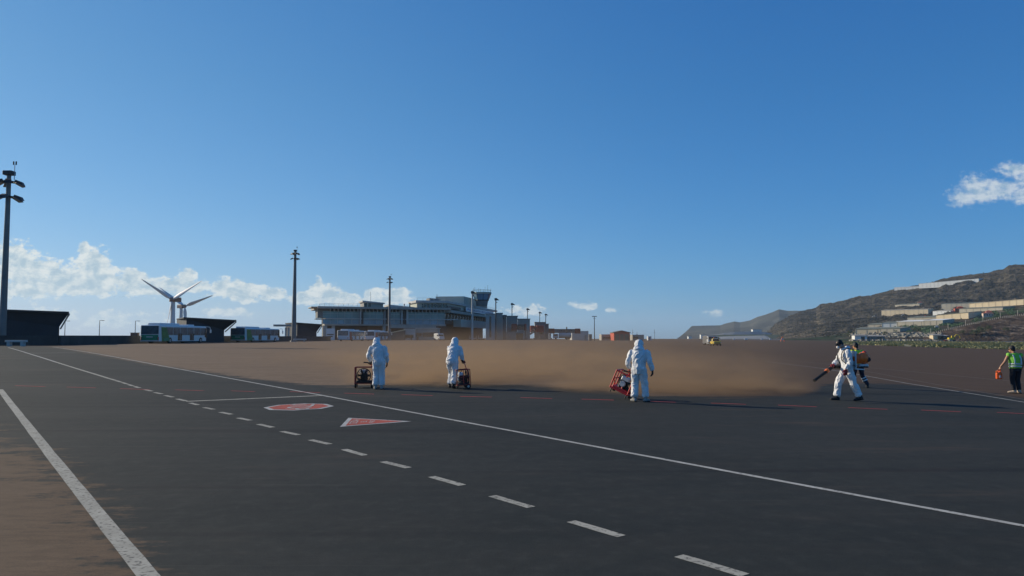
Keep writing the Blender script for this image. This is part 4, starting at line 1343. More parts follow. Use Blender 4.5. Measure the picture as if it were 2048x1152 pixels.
# slim street lamps behind the wall
for px, py, lb in ((130.5, 642, 'slim street lamp nearest the large dark shelter'), (199.5, 641, 'slim street lamp standing alone behind the wall'), (271, 642, 'slim street lamp behind the first green bus')):
    d_ = 170; x = XX(px, d_, py); z0 = -1.0; h = ZZ(py, d_) - z0
    t = thing('street_lamp', lb, 'street lamp', (x, d_, z0), 0, 'slim street lamps behind the wall')
    m_ = MB().use('mast'); m_.tube([(0, 0, 0), (0, 0, h)], [.11, .06], 8); m_.build('pole', t)
    m_ = MB().use('mast'); m_.tube([(0, 0, h), (.5, 0, h + .02)], .05, 6); m_.build('arm', t)
    m_ = MB().use('mast_dark'); m_.rbox((.75, 0, h), (.55, .2, .1), .03); m_.build('lamp_head', t)


# ------------------------------------------------------------------ wind turbines
def turbine(label, hub_px, tips, d, tower_px, nac, group='wind turbines behind the apron wall'):
    hub = P(*hub_px, d)
    tb = P(*tower_px, d + 1.5); z0 = -14
    t = thing('wind_turbine', label, 'wind turbine', (tb.x, d + 1.5, z0), 0, group)
    o_ = Vector((tb.x, d + 1.5, z0))
    H_ = hub.z - z0
    m_ = MB().use('turbine'); m_.tube([(0, 0, 0), (0, 0, H_ * .5), (0, 0, H_ - .8)], [1.9, 1.45, 1.0], 20); m_.build('tower', t)
    nd = Vector((nac, .55, 0)).normalized()
    hc = hub - o_
    m_ = MB().use('turbine_brown'); m_.rbox((0, 0, 0), (6.0, 2.6, 2.4), .5)
    nc = m_.build('nacelle', t); nc.location = (hc.x * .25 + nd.x * 1.2, hc.y * .25 + nd.y * 1.2, hc.z); nc.rotation_euler = (0, 0, math.atan2(nd.y, nd.x))
    m_ = MB().use('turbine_brown'); m_.ball(hc, 1.25); m_.build('hub', t)
    for (tx, ty, dd) in tips:
        tip = P(tx, ty, d + dd) - o_
        ax_ = (tip - hc); L = ax_.length; a = ax_.normalized()
        pts = []; rad = []
        for k, (f, w, th) in enumerate(((0, .5, .5), (.06, .55, .5), (.16, 1.25, .38), (.25, 1.35, .3), (.45, 1.0, .2), (.7, .66, .13), (.9, .42, .09), (1.0, .2, .05))):
            pts.append(hc + a * L * f); rad.append((w, th))
        m_ = MB().use('turbine'); m_.tube(pts, rad, 12, ref=a.cross(nd).normalized()); m_.build('blade', t)
    return t


turbine('nearer wind turbine with the taller tower and brownish nacelle', (344.5, 599), [(283, 558.5, 6), (403, 562, -6), (333, 652, 0)], 420, (346.5, 600), .9)
turbine('farther wind turbine half hidden behind the nearer one', (369.5, 612.5), [(319, 575, 6), (425, 591, -5), (372, 672, 0)], 520, (362.5, 613), -.9)


# ------------------------------------------------------------------ vehicles
def bus(label, px, base_py, d, colour, L=15, W=3.3, H=2.75, ang=60):
    x = XX(px, d, base_py); z0 = zg_raw(x, d)
    t = thing('apron_bus', label, 'bus', (x, d, z0), R(ang), 'parked passenger buses')
    # local: rear face at x=0 (normal -x), length +x; visible side is -y; body from y=-W..0
    m_ = MB().use('bus_white'); m_.rbox((L / 2, -W / 2, H / 2 + .2), (L, W, H - .3), .16); m_.build('body', t)
    m_ = MB().use('bus_white'); m_.rbox((L * .27, -W / 2, H + .22), (L * .40, W * .62, .34), .1); m_.build('roof_unit', t)
    m_ = MB().use('bus_white'); m_.rbox((L * .74, -W / 2, H + .16), (L * .13, W * .55, .24), .08); m_.build('roof_unit', t)
    m_ = MB().use('bus_window'); m_.rbox((-.02, -W / 2, 2.05), (.08, W * .86, 1.25), .03); m_.build('rear_window', t)
    low = 'bus_green' if colour == 'green' else 'bus_white'
    m_ = MB().use(low); m_.rbox((-.025, -W / 2, .92), (.08, W * .84, .78), .03); rp = m_.build('rear_panel', t)
    if colour == 'green':
        m_ = MB().use('panel_white'); m_.box((-.08, -W / 2, 1.0), (.02, W * .32, .12)); m_.build('lettering_strip', rp)
    for yy_ in (-.25, -W + .25):
        m_ = MB().use('red_lens'); m_.rbox((-.04, yy_, .75), (.08, .16, .5), .03); m_.build('tail_light', t)
    for k in range(6):
        m_ = MB().use('bus_window'); x0 = L * .115 + k * L * .148; m_.rbox((x0 + L * .07, -W + .0, 1.88), (L * .140, .07, 1.18), .02); m_.build('window', t)
    for k in range(2):
        x0 = L * (.40 + .26 * k)
        m_ = MB().use('glass_dark'); m_.rbox((x0, -W - .005, 1.0), (L * .085, .07, 1.7 if False else 1.1), .02); dr = m_.build('door', t)
        m_ = MB().use('mast_light'); m_.box((x0, -W - .05, 1.0), (.05, .03, 1.0)); m_.build('frame', dr)
    m_ = MB().use('bus_leaf' if colour == 'green' else 'bus_red')
    m_.hexa([(L * .04, -W - .045, .35), (L * .20, -W - .045, .35), (L * .20, -W - .02, .35), (L * .04, -W - .02, .35), (L * .02, -W - .045, 2.45), (L * .12, -W - .045, 2.45), (L * .12, -W - .02, 2.45), (L * .02, -W - .02, 2.45)])
    m_.build('graphic_panel', t)
    m_ = MB().use(low if colour == 'green' else 'bus_red'); m_.rbox((L * .115, -W - .06, .62), (L * .1, .03, .45), .01); m_.build('graphic_panel', t)
    for x0 in (L * .20, L * .86):
        for y0 in (-W + .12, -.12):
            s_ = -1 if y0 < -1 else 1
            m_ = MB().use('tyre'); m_.tube([(x0, y0 - .16, .46), (x0, y0 + .16, .46)], .46, 18); w_ = m_.build('wheel', t)
            m_ = MB().use('steel'); m_.tube([(x0, y0 + s_ * .15, .46), (x0, y0 + s_ * .18, .46)], .24, 12); m_.build('rim', w_)
    m_ = MB().use('glass_dark'); m_.hexa([(L * .955, -W - .04, 1.0), (L + .0, -W - .04, .8), (L + .0, -W - .01, .8), (L * .955, -W - .01, 1.0), (L * .955, -W - .04, 2.4), (L - .06, -W - .04, 2.4), (L - .06, -W - .01, 2.4), (L * .955, -W - .01, 2.4)]); m_.build('cab_window', t)
    m_ = MB().use('bus_window'); m_.rbox((L + .02, -W / 2, 1.8), (.06, W * .86, 1.4), .03); m_.build('windscreen', t)
    m_ = MB().use('bus_white'); m_.tube([(L - .1, -W - .0, 2.7), (L + .35, -W - .35, 2.65), (L + .5, -W - .45, 2.2)], .05, 6); m_.rbox((L + .5, -W - .45, 1.95), (.16, .26, .55), .05); m_.build('mirror', t)
    return t


bus('first green and white bus parked in front of the dark wall', 279, 686.5, 116, 'green', L=14, W=3.2, H=2.72, ang=84)
bus('second green and white bus beside the leaning dark shelter', 459.5, 683.5, 146, 'green', L=14, W=3.2, H=2.6, ang=81)
bus('red and white bus parked nearest the terminal corner', 674, 681, 202, 'red', L=14, W=3.2, H=2.7, ang=84)
bus('red and white bus behind the leftmost worker', 729, 681, 228, 'red', L=14, W=3.2, H=2.7, ang=81)


def pickup(label, px, py, d):
    x = XX(px, d); z0 = zg_raw(x, d)
    t = thing('pickup_truck', label, 'pickup truck', (x, d, z0), R(-4))
    # local: front faces -y
    m_ = MB().use('yellow'); m_.rbox((0, 2.4, .78), (1.75, 4.9, .62), .12); m_.build('body', t)
    m_ = MB().use('yellow'); m_.add([(-.84, 1.4, 1.08), (.84, 1.4, 1.08), (.84, 3.2, 1.08), (-.84, 3.2, 1.08), (-.68, 2.0, 1.72), (.68, 2.0, 1.72), (.68, 3.0, 1.72), (-.68, 3.0, 1.72)], [(3, 2, 1, 0), (4, 5, 6, 7), (0, 1, 5, 4), (1, 2, 6, 5), (2, 3, 7, 6), (3, 0, 4, 7)]); m_.build('cab', t)
    m_ = MB().use('glass_dark'); m_.add([(-.74, 1.42, 1.14), (.74, 1.42, 1.14), (.62, 1.93, 1.64), (-.62, 1.93, 1.64)], [(0, 1, 2, 3)])
    m_.v = [(a_, b2 - .03, c + .02) for a_, b2, c in m_.v]; ws = m_.build('windscreen', t)
    sol = ws.modifiers.new('s', 'SOLIDIFY'); sol.thickness = .02
    m_ = MB().use('glass_dark'); m_.rbox((0, -.07, .72), (1.2, .06, .2), .02); m_.build('grille', t)
    m_ = MB().use('dark_metal'); m_.rbox((0, -.1, .45), (1.7, .14, .2), .04); m_.build('bumper', t)
    for s_ in (-1, 1):
        m_ = MB().use('lamp_glass'); m_.rbox((s_ * .72, -.07, .78), (.26, .06, .2), .03); m_.build('headlight', t)
        m_ = MB().use('yellow'); m_.rbox((s_ * 1.0, 1.5, 1.16), (.2, .12, .18), .04); m_.build('mirror', t)
        for yy_ in (.8, 4.0):
            m_ = MB().use('tyre'); m_.tube([(s_ * .72, yy_, .36), (s_ * .94, yy_, .36)], .36, 16); w_ = m_.build('wheel', t)
            m_ = MB().use('steel'); m_.tube([(s_ * .93, yy_, .36), (s_ * .955, yy_, .36)], .2, 10); m_.build('rim', w_)
    m_ = MB().use('white_vehicle'); m_.rbox((0, 2.4, 1.80), (1.1, .25, .12), .04); m_.build('light_bar', t)
    m_ = MB().use('orange_light'); m_.ball((-.35, 2.4, 1.93), .12, 8, 6); m_.build('beacon', t)
    return t


pickup('yellow pickup truck driving towards the workers on the far apron', 1434.5, 692, 184)
# white high truck behind the pickup
d_ = 205; x = XX(1426, d_); t = thing('service_truck', 'white high cab service truck right behind the yellow pickup', 'truck', (x, d_, zg_raw(x, d_)), R(-4))
m_ = MB().use('white_vehicle'); m_.rbox((0, 1.1, 1.3), (2.6, 2.0, 2.0), .12); m_.build('cab', t)
m_ = MB().use('mast'); m_.rbox((0, 5.2, 1.5), (2.7, 6.0, 2.0), .08); m_.build('tank', t)
m_ = MB().use('glass_dark'); m_.rbox((0, .08, 1.83), (2.35, .07, .75), .05); m_.build('windscreen', t)
m_ = MB().use('dark_metal'); m_.rbox((0, .06, .62), (2.5, .12, .35), .04); m_.build('bumper', t)
m_ = MB().use('dark_metal'); m_.rbox((0, .08, 1.1), (1.5, .06, .35), .03); m_.build('grille', t)
for s_ in (-1, 1):
    m_ = MB().use('lamp_glass'); m_.rbox((s_ * 1.0, .07, 1.0), (.3, .06, .22), .04); m_.build('headlight', t)
    m_ = MB().use('dark_metal'); m_.rbox((s_ * 1.5, .1, 1.8), (.2, .12, .5), .04); m_.build('mirror', t)
    for yy_ in (1.0, 5.2, 6.6):
        m_ = MB().use('tyre'); m_.tube([(s_ * 1.0, yy_, .48), (s_ * 1.32, yy_, .48)], .48, 16); w_ = m_.build('wheel', t)
        m_ = MB().use('steel'); m_.tube([(s_ * 1.31, yy_, .48), (s_ * 1.34, yy_, .48)], .25, 10); m_.build('rim', w_)
# white panel van by the terminal
d_ = 250; x = XX(884, d_); t = thing('panel_van', 'white panel van parked under the terminal corner', 'van', (x, d_, zg_raw(x, d_)), R(25))
m_ = MB().use('white_vehicle'); m_.rbox((0, .6, .75), (1.8, 1.2, .9), .15); m_.build('bonnet', t)
m_ = MB().use('white_vehicle'); m_.rbox((0, 3.2, 1.25), (1.9, 4.4, 1.9), .18); m_.build('body', t)
m_ = MB().use('glass_dark'); m_.rbox((0, .97, 1.6), (1.6, .08, .6), .04); m_.build('windscreen', t)
for s_ in (-1, 1):
    m_ = MB().use('lamp_glass'); m_.rbox((s_ * .7, -.02, .85), (.25, .06, .2), .03); m_.build('headlight', t)
    m_ = MB().use('glass_dark'); m_.rbox((s_ * .95, 1.7, 1.6), (.06, .9, .5), .03); m_.build('window', t)
    for yy_ in (.7, 4.4): m_ = MB().use('tyre'); m_.tube([(s_ * .75, yy_, .35), (s_ * .97, yy_, .35)], .35, 14); m_.build('wheel', t)
# small grey minibus or tanker under the long jet bridge
d_ = 396; x = XX(1106, d_); t = thing('fuel_tanker', 'pale grey fuel tanker parked under the long jet bridge', 'tanker', (x, d_, zg_raw(x, d_)))
m_ = MB().use('white_vehicle'); m_.rbox((1.4, 1, 1.7), (2.6, 2.4, 2.4), .25); m_.build('cab', t)
m_ = MB().use('glass_dark'); m_.rbox((1.4, -.22, 2.1), (2.0, .06, .8), .04); m_.build('window', t)
m_ = MB().use('concrete_light'); m_.tube([(3.0, 1, 2.0), (3.2, 1, 2.0), (9.2, 1, 2.0), (9.4, 1, 2.0)], [1.1, 1.25, 1.25, 1.1], 16); m_.build('tank', t)
m_ = MB().use('dark_metal'); m_.box((4.6, 1, .72), (9.0, 1.6, .2)); m_.build('chassis', t)
for xx_ in (1.4, 6.6, 8.2): m_ = MB().use('tyre'); m_.tube([(xx_, -.2, .5), (xx_, .15, .5)], .5, 14); m_.build('wheel', t)
d_ = 385; x = XX(1100, d_); t = thing('service_cabinet', 'tall white cabinet at the foot of the long jet bridge', 'cabinet', (x, d_, zg_raw(x, d_)))
m_ = MB().use('panel_white'); m_.rbox((0, 0, 1.6), (1.1, .8, 2.9), .05); m_.build('housing', t)
m_ = MB().use('concrete_dark'); m_.box((0, 0, .08), (1.3, 1.0, .14)); m_.build('base', t)
m_ = MB().use('concrete'); m_.rbox((0, -.42, 1.7), (.9, .05, 2.4), .02); m_.build('door', t)
# baggage carts by the mast
for px, lb in ((946, 'pale baggage cart at the foot of the white mast'), (963, 'pale baggage cart a little right of the white mast')):
    d_ = 262; x = XX(px, d_); t = thing('baggage_cart', lb, 'baggage cart', (x, d_, zg_raw(x, d_)))
    m_ = MB().use('concrete_light'); m_.rbox((0, 0, .62), (2.4, 1.4, .16), .04); m_.build('platform', t)
    m_ = MB().use('mast_light')
    for s_ in (-1.1, 1.1): m_.tube([(s_, -.6, .7), (s_, -.6, 1.5), (s_, .6, 1.5), (s_, .6, .7)], .04, 5)
    m_.build('rail', t)
    for s_ in (-.8, .8):
        for q in (-.6, .6): m_ = MB().use('tyre'); m_.tube([(s_, q - .08, .26), (s_, q + .08, .26)], .26, 12); m_.build('wheel', t)
# orange runway marker board
x, y, _ = G(1565, 683); t = thing('marker_board', 'small orange marker with crossed legs far out at the runway edge', 'marker', (x, y, 0))
m_ = MB().use('orange'); m_.add([(-1.0, 0, .0), (.0, 0, 2.3), (.0, .1, 2.3), (-.75, .1, 0), (1.0, 0, 0), (.75, .1, 0)], [(0, 3, 2, 1), (4, 1, 2, 5)]); m_.tube([(-1, 0, 0), (0, 0, 2.3)], .16, 6); m_.tube([(1, 0, 0), (0, 0, 2.3)], .16, 6); m_.build('leg', t)
m_ = MB().use('panel_white'); m_.rbox((0, -.12, 1.1), (.9, .08, .8), .04); m_.build('panel', t)
for px, lb in ((1468, 'white marker stone nearest the pale hut on the runway edge'), (1492, 'long white marker stone in the middle of the runway edge'), (1524, 'pale cube marker stone before the green field'), (1541, 'pale marker stone closest to the orange marker')):
    x, y, _ = G(px, 679.4); t = MB().use('panel_white'); t.rbox((0, 0, .55), (3.2 if px == 1492 else 1.8, .8, 1.1), .2); o = t.build('marker_stone'); o.location = (x, y, 0); tag(o, lb, 'marker', 'white markers along the far runway edge')

# ------------------------------------------------------------------ hillside farms
def greenhouse(label, x0, x1, ytop, ybot, mname, roofm='net_roof', depth=18, slant=0.0, group='net greenhouses on the hillside'):
    pb_ = on_hill((x0 + x1) / 2, ybot)
    if pb_ is None: print('MISS', label); return
    RZ = -50; d = pb_.y; k = d / FPX; w = (x1 - x0) * k / math.cos(R(-50)); h = max(2.0, (ybot - ytop) * k); cx = pb_.x; RZ += (int(x0 * 7) % 5 - 2) * 6; w *= .9
    zl = hill_z(cx - w / 2, d, pb_.z); zr = hill_z(cx + w / 2, d, pb_.z); z0 = pb_.z
    t = thing('greenhouse', label, 'greenhouse', (cx, d, z0), R(RZ), group)
    sl = slant * k
    m_ = MB().use(mname)
    m_.hexa([(-w / 2, 0, -3.5), (w / 2, 0, -3.5), (w / 2, depth, -4), (-w / 2, depth, -4), (-w / 2, 0, h - sl), (w / 2, 0, h), (w / 2, depth, h + 1.2), (-w / 2, depth, h + 1.2 - sl)]); m_.build('net_wall', t)
    m_ = MB().use(roofm)
    m_.hexa([(-w / 2 - .3, -.3, h - sl + .01), (w / 2 + .3, -.3, h + .01), (w / 2 + .3, depth, h + 1.3), (-w / 2 - .3, depth, h + 1.3 - sl), (-w / 2 - .3, -.3, h - sl + .25), (w / 2 + .3, -.3, h + .25), (w / 2 + .3, depth, h + 1.6), (-w / 2 - .3, depth, h + 1.6 - sl)]); m_.build('net_roof', t)
    n_ = max(3, int(w / 6))
    for i in range(n_ + 1): xx_ = -w / 2 + w * i / n_; m_ = MB().use('fence_post'); m_.tube([(xx_, -.12, -2), (xx_, -.12, h - sl * (1 - i / n_))], .09, 4); m_.build('post', t)
    return t


greenhouse('cream net greenhouse lowest on the slope nearest the apron', 1722, 1765, 658, 667, 'net_cream')
greenhouse('grey roofed greenhouse adjoining the lowest cream one', 1766, 1794, 657.5, 665, 'net_grey')
greenhouse('brightest white greenhouse with a long pale roof above the small red house', 1772, 1802, 646, 655, 'net_white', depth=20)
greenhouse('grey greenhouse with a white roof right beside the brightest one', 1803, 1850, 643, 652, 'net_grey', 'net_white')
greenhouse('long narrow tan greenhouse high in the middle of the slope', 1776, 1841, 620, 627.5, 'net_cream', 'net_grey')
greenhouse('large tan greenhouse below the red roofed house with a rising roofline', 1880, 1928, 626, 638.5, 'net_cream', 'net_roof', slant=4)
greenhouse('widest tan greenhouse far right below the dark ridge', 1955, 2041, 600.5, 612.5, 'net_cream', 'net_cream', slant=5)
greenhouse('white terrace net just under the skyline, left of the larger one', 1799, 1843, 574, 578.5, 'net_white', 'net_white', 14)
greenhouse('largest white terrace net just under the skyline', 1856, 1936, 560.5, 570, 'net_white', 'net_white', 20, slant=4)
greenhouse('small white fronted greenhouse between the two tan ones', 1870, 1897, 622, 628, 'net_white', 'net_grey', 14)
greenhouse('brown greenhouse low above the fenced road', 1853, 1880, 641, 650.5, 'net_grey', 'net_white')
greenhouse('pale grey greenhouse right of the red roofed house', 1930, 1992, 616.5, 623, 'net_grey', 'net_roof')
greenhouse('grey greenhouse above the red roofed house', 1896, 1950, 607, 614, 'net_grey', 'net_roof', 14)
greenhouse('thin pale greenhouse strip near the top left of the farms', 1795, 1833, 609, 612, 'net_grey', 'net_roof', 12)
greenhouse('small green roofed greenhouse left of the brightest one', 1741, 1767, 649.5, 653.5, 'net_grey', 'net_roof', 14)
greenhouse('flat olive greenhouse in the centre of the farms', 1823, 1868, 635, 639.5, 'net_grey', 'net_roof', 16)


def house(label, x0, x1, ytop, ybot, wm, rm):
    pb_ = on_hill((x0 + x1) / 2, ybot)
    if pb_ is None: return
    d = pb_.y; k = d / FPX; w = (x1 - x0) * k; h = (ybot - ytop) * k
    t = thing('house', label, 'house', (pb_.x, d, pb_.z), R(-18), 'houses on the hillside')
    m_ = MB().use(wm); m_.box((0, w * .3, h * .30 - .6), (w * .9, w * .6, h * .6 + 1.2)); m_.build('wall', t)
    m_ = MB().use(wm); m_.box((w * .1, w * .35, h * .72), (w * .5, w * .4, h * .24)); m_.build('upper_floor', t)
    for (cx, cy, ww, dd, z0, hh) in ((0, w * .3, w, w * .7, h * .6, h * .16), (w * .1, w * .35, w * .6, w * .5, h * .84, h * .18)):
        m_ = MB().use(rm); m_.hexa([(cx - ww / 2, cy - dd / 2, z0), (cx + ww / 2, cy - dd / 2, z0), (cx + ww / 2, cy + dd / 2, z0), (cx - ww / 2, cy + dd / 2, z0), (cx - ww * .15, cy - .1, z0 + hh), (cx + ww * .15, cy - .1, z0 + hh), (cx + ww * .15, cy + .1, z0 + hh), (cx - ww * .15, cy + .1, z0 + hh)]); m_.build('roof', t)
    for i in range(4): m_ = MB().use('glass_dark'); m_.box((-w * .33 + w * .22 * i, -.02, h * .32), (w * .09, .1, h * .24)); m_.build('window', t)
    return t


house('pinkish house with a bright red tiled roof high among the farms', 1910, 1929, 612.5, 623, 'house_red', 'roof_tile')
house('cream house with orange roof edges near the end of the fenced road', 1967, 1987, 621, 634, 'house_wall', 'roof_tile')
house('small red house just below the brightest white greenhouse', 1798, 1807, 653, 661, 'house_red', 'roof_tile')
house('small orange house alone high on the dark slope', 1836, 1845, 603.5, 608, 'house_wall', 'roof_tile')
for (x0, x1, y0, y1, wm, rm, lb) in ((1774, 1779, 628, 631.5, 'net_white', 'concrete_light', 'tiny white hut below the left end of the long tan greenhouse'), (1803, 1809, 628, 631, 'net_white', 'concrete_light', 'tiny white hut below the middle of the long tan greenhouse'), (1745, 1750, 631, 633.5, 'net_white', 'concrete_light', 'tiny white hut alone on the dark slope left of all farms'), (1847, 1853, 631, 636, 'house_wall', 'roof_tile', 'small cream house among the green terraces in mid slope'), (1870, 1877, 651, 655, 'net_white', 'concrete_light', 'small white hut just above the fenced road near its start')):
    house(lb, x0, x1, y0, y1, wm, rm)
# far side of the runway
for (x0, x1, y0, y1, lb) in ((1506, 1524, 659, 664.5, 'white flat building on the far shore below the ridge'), (1402, 1409, 669.5, 671.5, 'tiny bright white shed at the foot of the far headland'), (1377, 1384, 673, 675.5, 'tiny pale hut nearest the tip of the far headland')):
    d = 1500; k = d / FPX
    t = thing('shed', lb, 'shed', (XX((x0 + x1) / 2, d), d, ZZ(y1, d)), 0)
    w, h = (x1 - x0) * k, (y1 - y0) * k
    m_ = MB().use('net_white'); m_.box((0, 5, h / 2 - 3), (w, 10, h + 6)); m_.build('wall', t)
    m_ = MB().use('concrete_light'); m_.box((0, 5, h + .25), (w + 1, 11, .5)); m_.build('roof', t)
# low coastal flat with pale walls behind the runway end
m_ = MB().use('hill_flat') if 'hill_flat' in MATS else None
mat('coast_pale', (0.30, 0.31, 0.30), .9, var=.12, scale=.004)
mat('coast_green', (0.06, 0.10, 0.055), .9, col2=(0.13, 0.15, 0.09), scale=.01)
def flat_bank(name, kind, pix, d0, d1, mname, zb=-3, label=None, cat=None):
    """low bank whose top edge follows pixel rows at distance d0..d1"""
    m_ = MB().use(mname); n_ = len(pix); vs = []
    for (px, py) in pix:
        a_ = P(px, py, d0); c = P(px, py, d1)
        vs += [(a_.x, d0 - 20, zb), (a_.x, d0, a_.z), (c.x, d1, c.z)]
    m_.add(vs, [(3 * i + k, 3 * i + 3 + k, 3 * i + 4 + k, 3 * i + 1 + k) for i in range(n_ - 1) for k in (0, 1)])
    o = m_.build(name); tag(o, label, cat, kind=kind); return o


flat_bank('shore_flat', 'structure', [(1405, 675), (1418, 671), (1440, 669.5), (1500, 669), (1540, 669), (1600, 671), (1660, 674)], 1250, 1400, 'coast_green')
flat_bank('coast_road', 'structure', [(1408, 671.0), (1430, 669), (1450, 666), (1470, 663.5), (1500, 663), (1530, 664.5), (1560, 668)], 1420, 1440, 'coast_pale')
o = flat_bank('runway_wall', None, [(1436, 673.6), (1460, 672.4), (1530, 671.0), (1534, 672.0)], 1150, 1156, 'coast_pale', label='long pale low wall at the far end of the runway', cat='wall', zb=-1)

# fence along the road on top of the bank
t = thing('road_fence', 'line of pale posts along the rising road above the dark rock bank', 'fence', (XX(1950, 462), 462, 0))
o_ = Vector(t.location); prev = None
for i in range(70):
    px = 1862 + i * 3.9; d = lerp_list([(1840, 452), (1950, 462), (2048, 470), (2700, 470)], px) + 2
    x = XX(px, d); z = hill_z(x, d, None)
    if z is None: continue
    h = 1.9 if i % 9 else 4.5
    m_ = MB().use('fence_post'); m_.tube([Vector((x, d, z - .6)) - o_, Vector((x, d, z + h)) - o_], .13, 5); m_.build('post', t)
    if prev: 
        m_ = MB().use('fence_post'); m_.tube([Vector(prev) - o_, Vector((x, d, z + .5)) - o_], .16, 4); m_.build('rail', t)
    prev = (x, d, z + .5)
# banana plants and bushes
mb = MB().use('leaf_banana')
for i in range(2600):
    px = random.uniform(1790, 2080); lo = lerp_list(bank_ridge, px) if px > 1850 else 668
    py = random.uniform(lo - 15, lo - 2.5)
    if mnoise.noise(Vector((px / 26, py / 9, 5))) < .0: continue
    h = on_hill(px, py)
    if h is None or h.y < 476: continue
    clump(mb, h, 1.1, random.uniform(1.0, 2.0), 5)
o = mb.build('banana_plantation'); tag(o, 'green banana plants on the terraces above the rock bank', 'plantation', kind='stuff')


def shrub(label, px, py, r, mname='leaf', n_=260, group=None):
    h = on_hill(px, py)
    if h is None: h = G(px, max(py, 677.5))
    t = thing('shrub', label, 'shrub', tuple(h), 0, group)
    m_ = MB().use('trunk')
    for a in range(5): m_.tube([(0, 0, -.5), (math.cos(a * 1.3) * r * .3, math.sin(a * 1.3) * r * .3, r * .5), (math.cos(a * 1.3) * r * .6, math.sin(a * 1.3) * r * .6, r * 1.0)], [.12, .08, .03], 5)
    m_.build('trunk', t)
    m_ = MB().use(mname)
    for _ in range(n_):
        th, ph = random.uniform(0, 6.28), math.acos(random.uniform(-.4, 1)); rr = r * random.uniform(.45, 1.0) * (1 + .35 * mnoise.noise(Vector((math.cos(th) * 2, math.sin(th) * 2, ph * 1.5 + px))))
        p = Vector((rr * math.sin(ph) * math.cos(th), rr * math.sin(ph) * math.sin(th), rr * .9 * math.cos(ph) + r * .55)); s_ = r * .16
        q = [Vector((random.uniform(-1, 1), random.uniform(-1, 1), random.uniform(-1, 1))) * s_ for _ in range(3)]
        m_.add([p + q[0], p + q[1], p + q[2]], [(0, 1, 2)])
    m_.build('crown', t)


for (px, py, r, lb) in ((1962, 668, 3.2, 'biggest dark round shrub in front of the rock bank'), (1948, 670, 2.2, 'smaller dark shrub left of the biggest one at the bank'), (1978, 660, 2.0, 'dark shrub up the bank right of the biggest one'), (1925, 668, 1.6, 'low shrub near the yellow excavator'), (2012, 662, 1.8, 'shrub halfway up the bank at the far right'), (1834, 664, 2.6, 'dark shrub left of the start of the fenced road'), (1770, 670, 2.0, 'dark shrub below the lowest cream greenhouse'), (1700, 668, 2.4, 'shrub at the foot of the dark slope above the cap of the masked worker')):
    shrub(lb, px, py, r)
# rubble and sheds at the foot of the farms
mat('rubble', (0.17, 0.15, 0.12), .95, col2=(0.42, 0.40, 0.35), scale=.3)
mb = MB().use('rubble')
for i in range(420):
    px = random.uniform(1700, 1905); p = G(px, random.uniform(676.9, 677.6)); p.y = min(p.y, random.uniform(430, 470)); p.x = XX(px, p.y)
    s_ = random.uniform(.3, 1.1); mb.box((p.x, p.y, s_ * .4), (s_ * random.uniform(1, 2.6), s_, s_ * random.uniform(.6, 1.5)), random.uniform(0, 3))
for i in range(500):
    px = random.uniform(1700, 1880); h = on_hill(px, random.uniform(666, 675))
    if h is None: continue
    s_ = random.uniform(.3, 1.2); mb.box((h.x, h.y, h.z + s_ * .3), (s_ * random.uniform(1, 3.2), s_, s_ * random.uniform(.5, 1.4)), random.uniform(0, 3))
o = mb.build('rubble'); tag(o, 'pale rubble and scrap strewn at the foot of the farms', 'rubble', kind='stuff')
for (px, w, h, mname, lb) in ((1754, 9, 2.6, 'concrete_dark', 'dark open shed among the rubble at the foot of the farms'), (1876, 5.5, 3.2, 'net_cream', 'cream hut on the left of the dark tipped skip'), (1886, 6, 2.8, 'shelter', 'dark blue skip between the cream hut and the excavator'), (1722, 7, 3.0, 'net_white', 'white low shed at the start of the rubble')):
    d = 440; x = XX(px, d); t = thing('shed', lb, 'shed', (x, d, 0))
    m_ = MB().use(mname); m_.box((0, 2, h / 2), (w, 4, h)); m_.build('wall', t)
    m_ = MB().use('concrete'); m_.hexa([(-w / 2 - .3, -.4, h + .003), (w / 2 + .3, -.4, h + .003), (w / 2 + .3, 4.4, h + .5), (-w / 2 - .3, 4.4, h + .5), (-w / 2 - .3, -.4, h + .15), (w / 2 + .3, -.4, h + .15), (w / 2 + .3, 4.4, h + .7), (-w / 2 - .3, 4.4, h + .7)]); m_.build('roof', t)
    m_ = MB().use('glass_dark'); m_.box((w * .15, -.04, h * .42), (w * .3, .08, h * .8)); m_.build('door', t)
# excavator
d = 432; x = XX(1903, d); t = thing('excavator', 'yellow excavator digging at the foot of the rock bank', 'excavator', (x, d, 0), R(-8))
m_ = MB().use('dark_metal'); m_.rbox((0, -.9, .42), (3.6, .55, .8), .3); m_.build('track', t)
m_ = MB().use('dark_metal'); m_.rbox((0, .9, .42), (3.6, .55, .8), .3); m_.build('track', t)
m_ = MB().use('yellow'); m_.rbox((-.4, 0, 1.45), (2.9, 2.3, 1.0), .2); m_.build('body', t)
m_ = MB().use('yellow'); m_.rbox((.35, -.5, 2.45), (1.3, 1.0, 1.1), .15); cb = m_.build('cab', t)
m_ = MB().use('glass_dark'); m_.rbox((.4, -1.02, 2.5), (.95, .06, .7), .04); m_.build('window', cb)
m_ = MB().use('yellow'); m_.tube([(1.0, .2, 1.7), (2.6, .2, 3.6), (4.0, .2, 3.3)], [.28, .3, .22], 6); m_.build('boom', t)
m_ = MB().use('yellow'); m_.tube([(4.0, .2, 3.3), (4.7, .2, 1.4)], [.2, .15], 6); m_.build('arm', t)
m_ = MB().use('dark_metal'); m_.rbox((4.6, .2, .9), (.8, .9, .8), .2); m_.build('bucket', t)
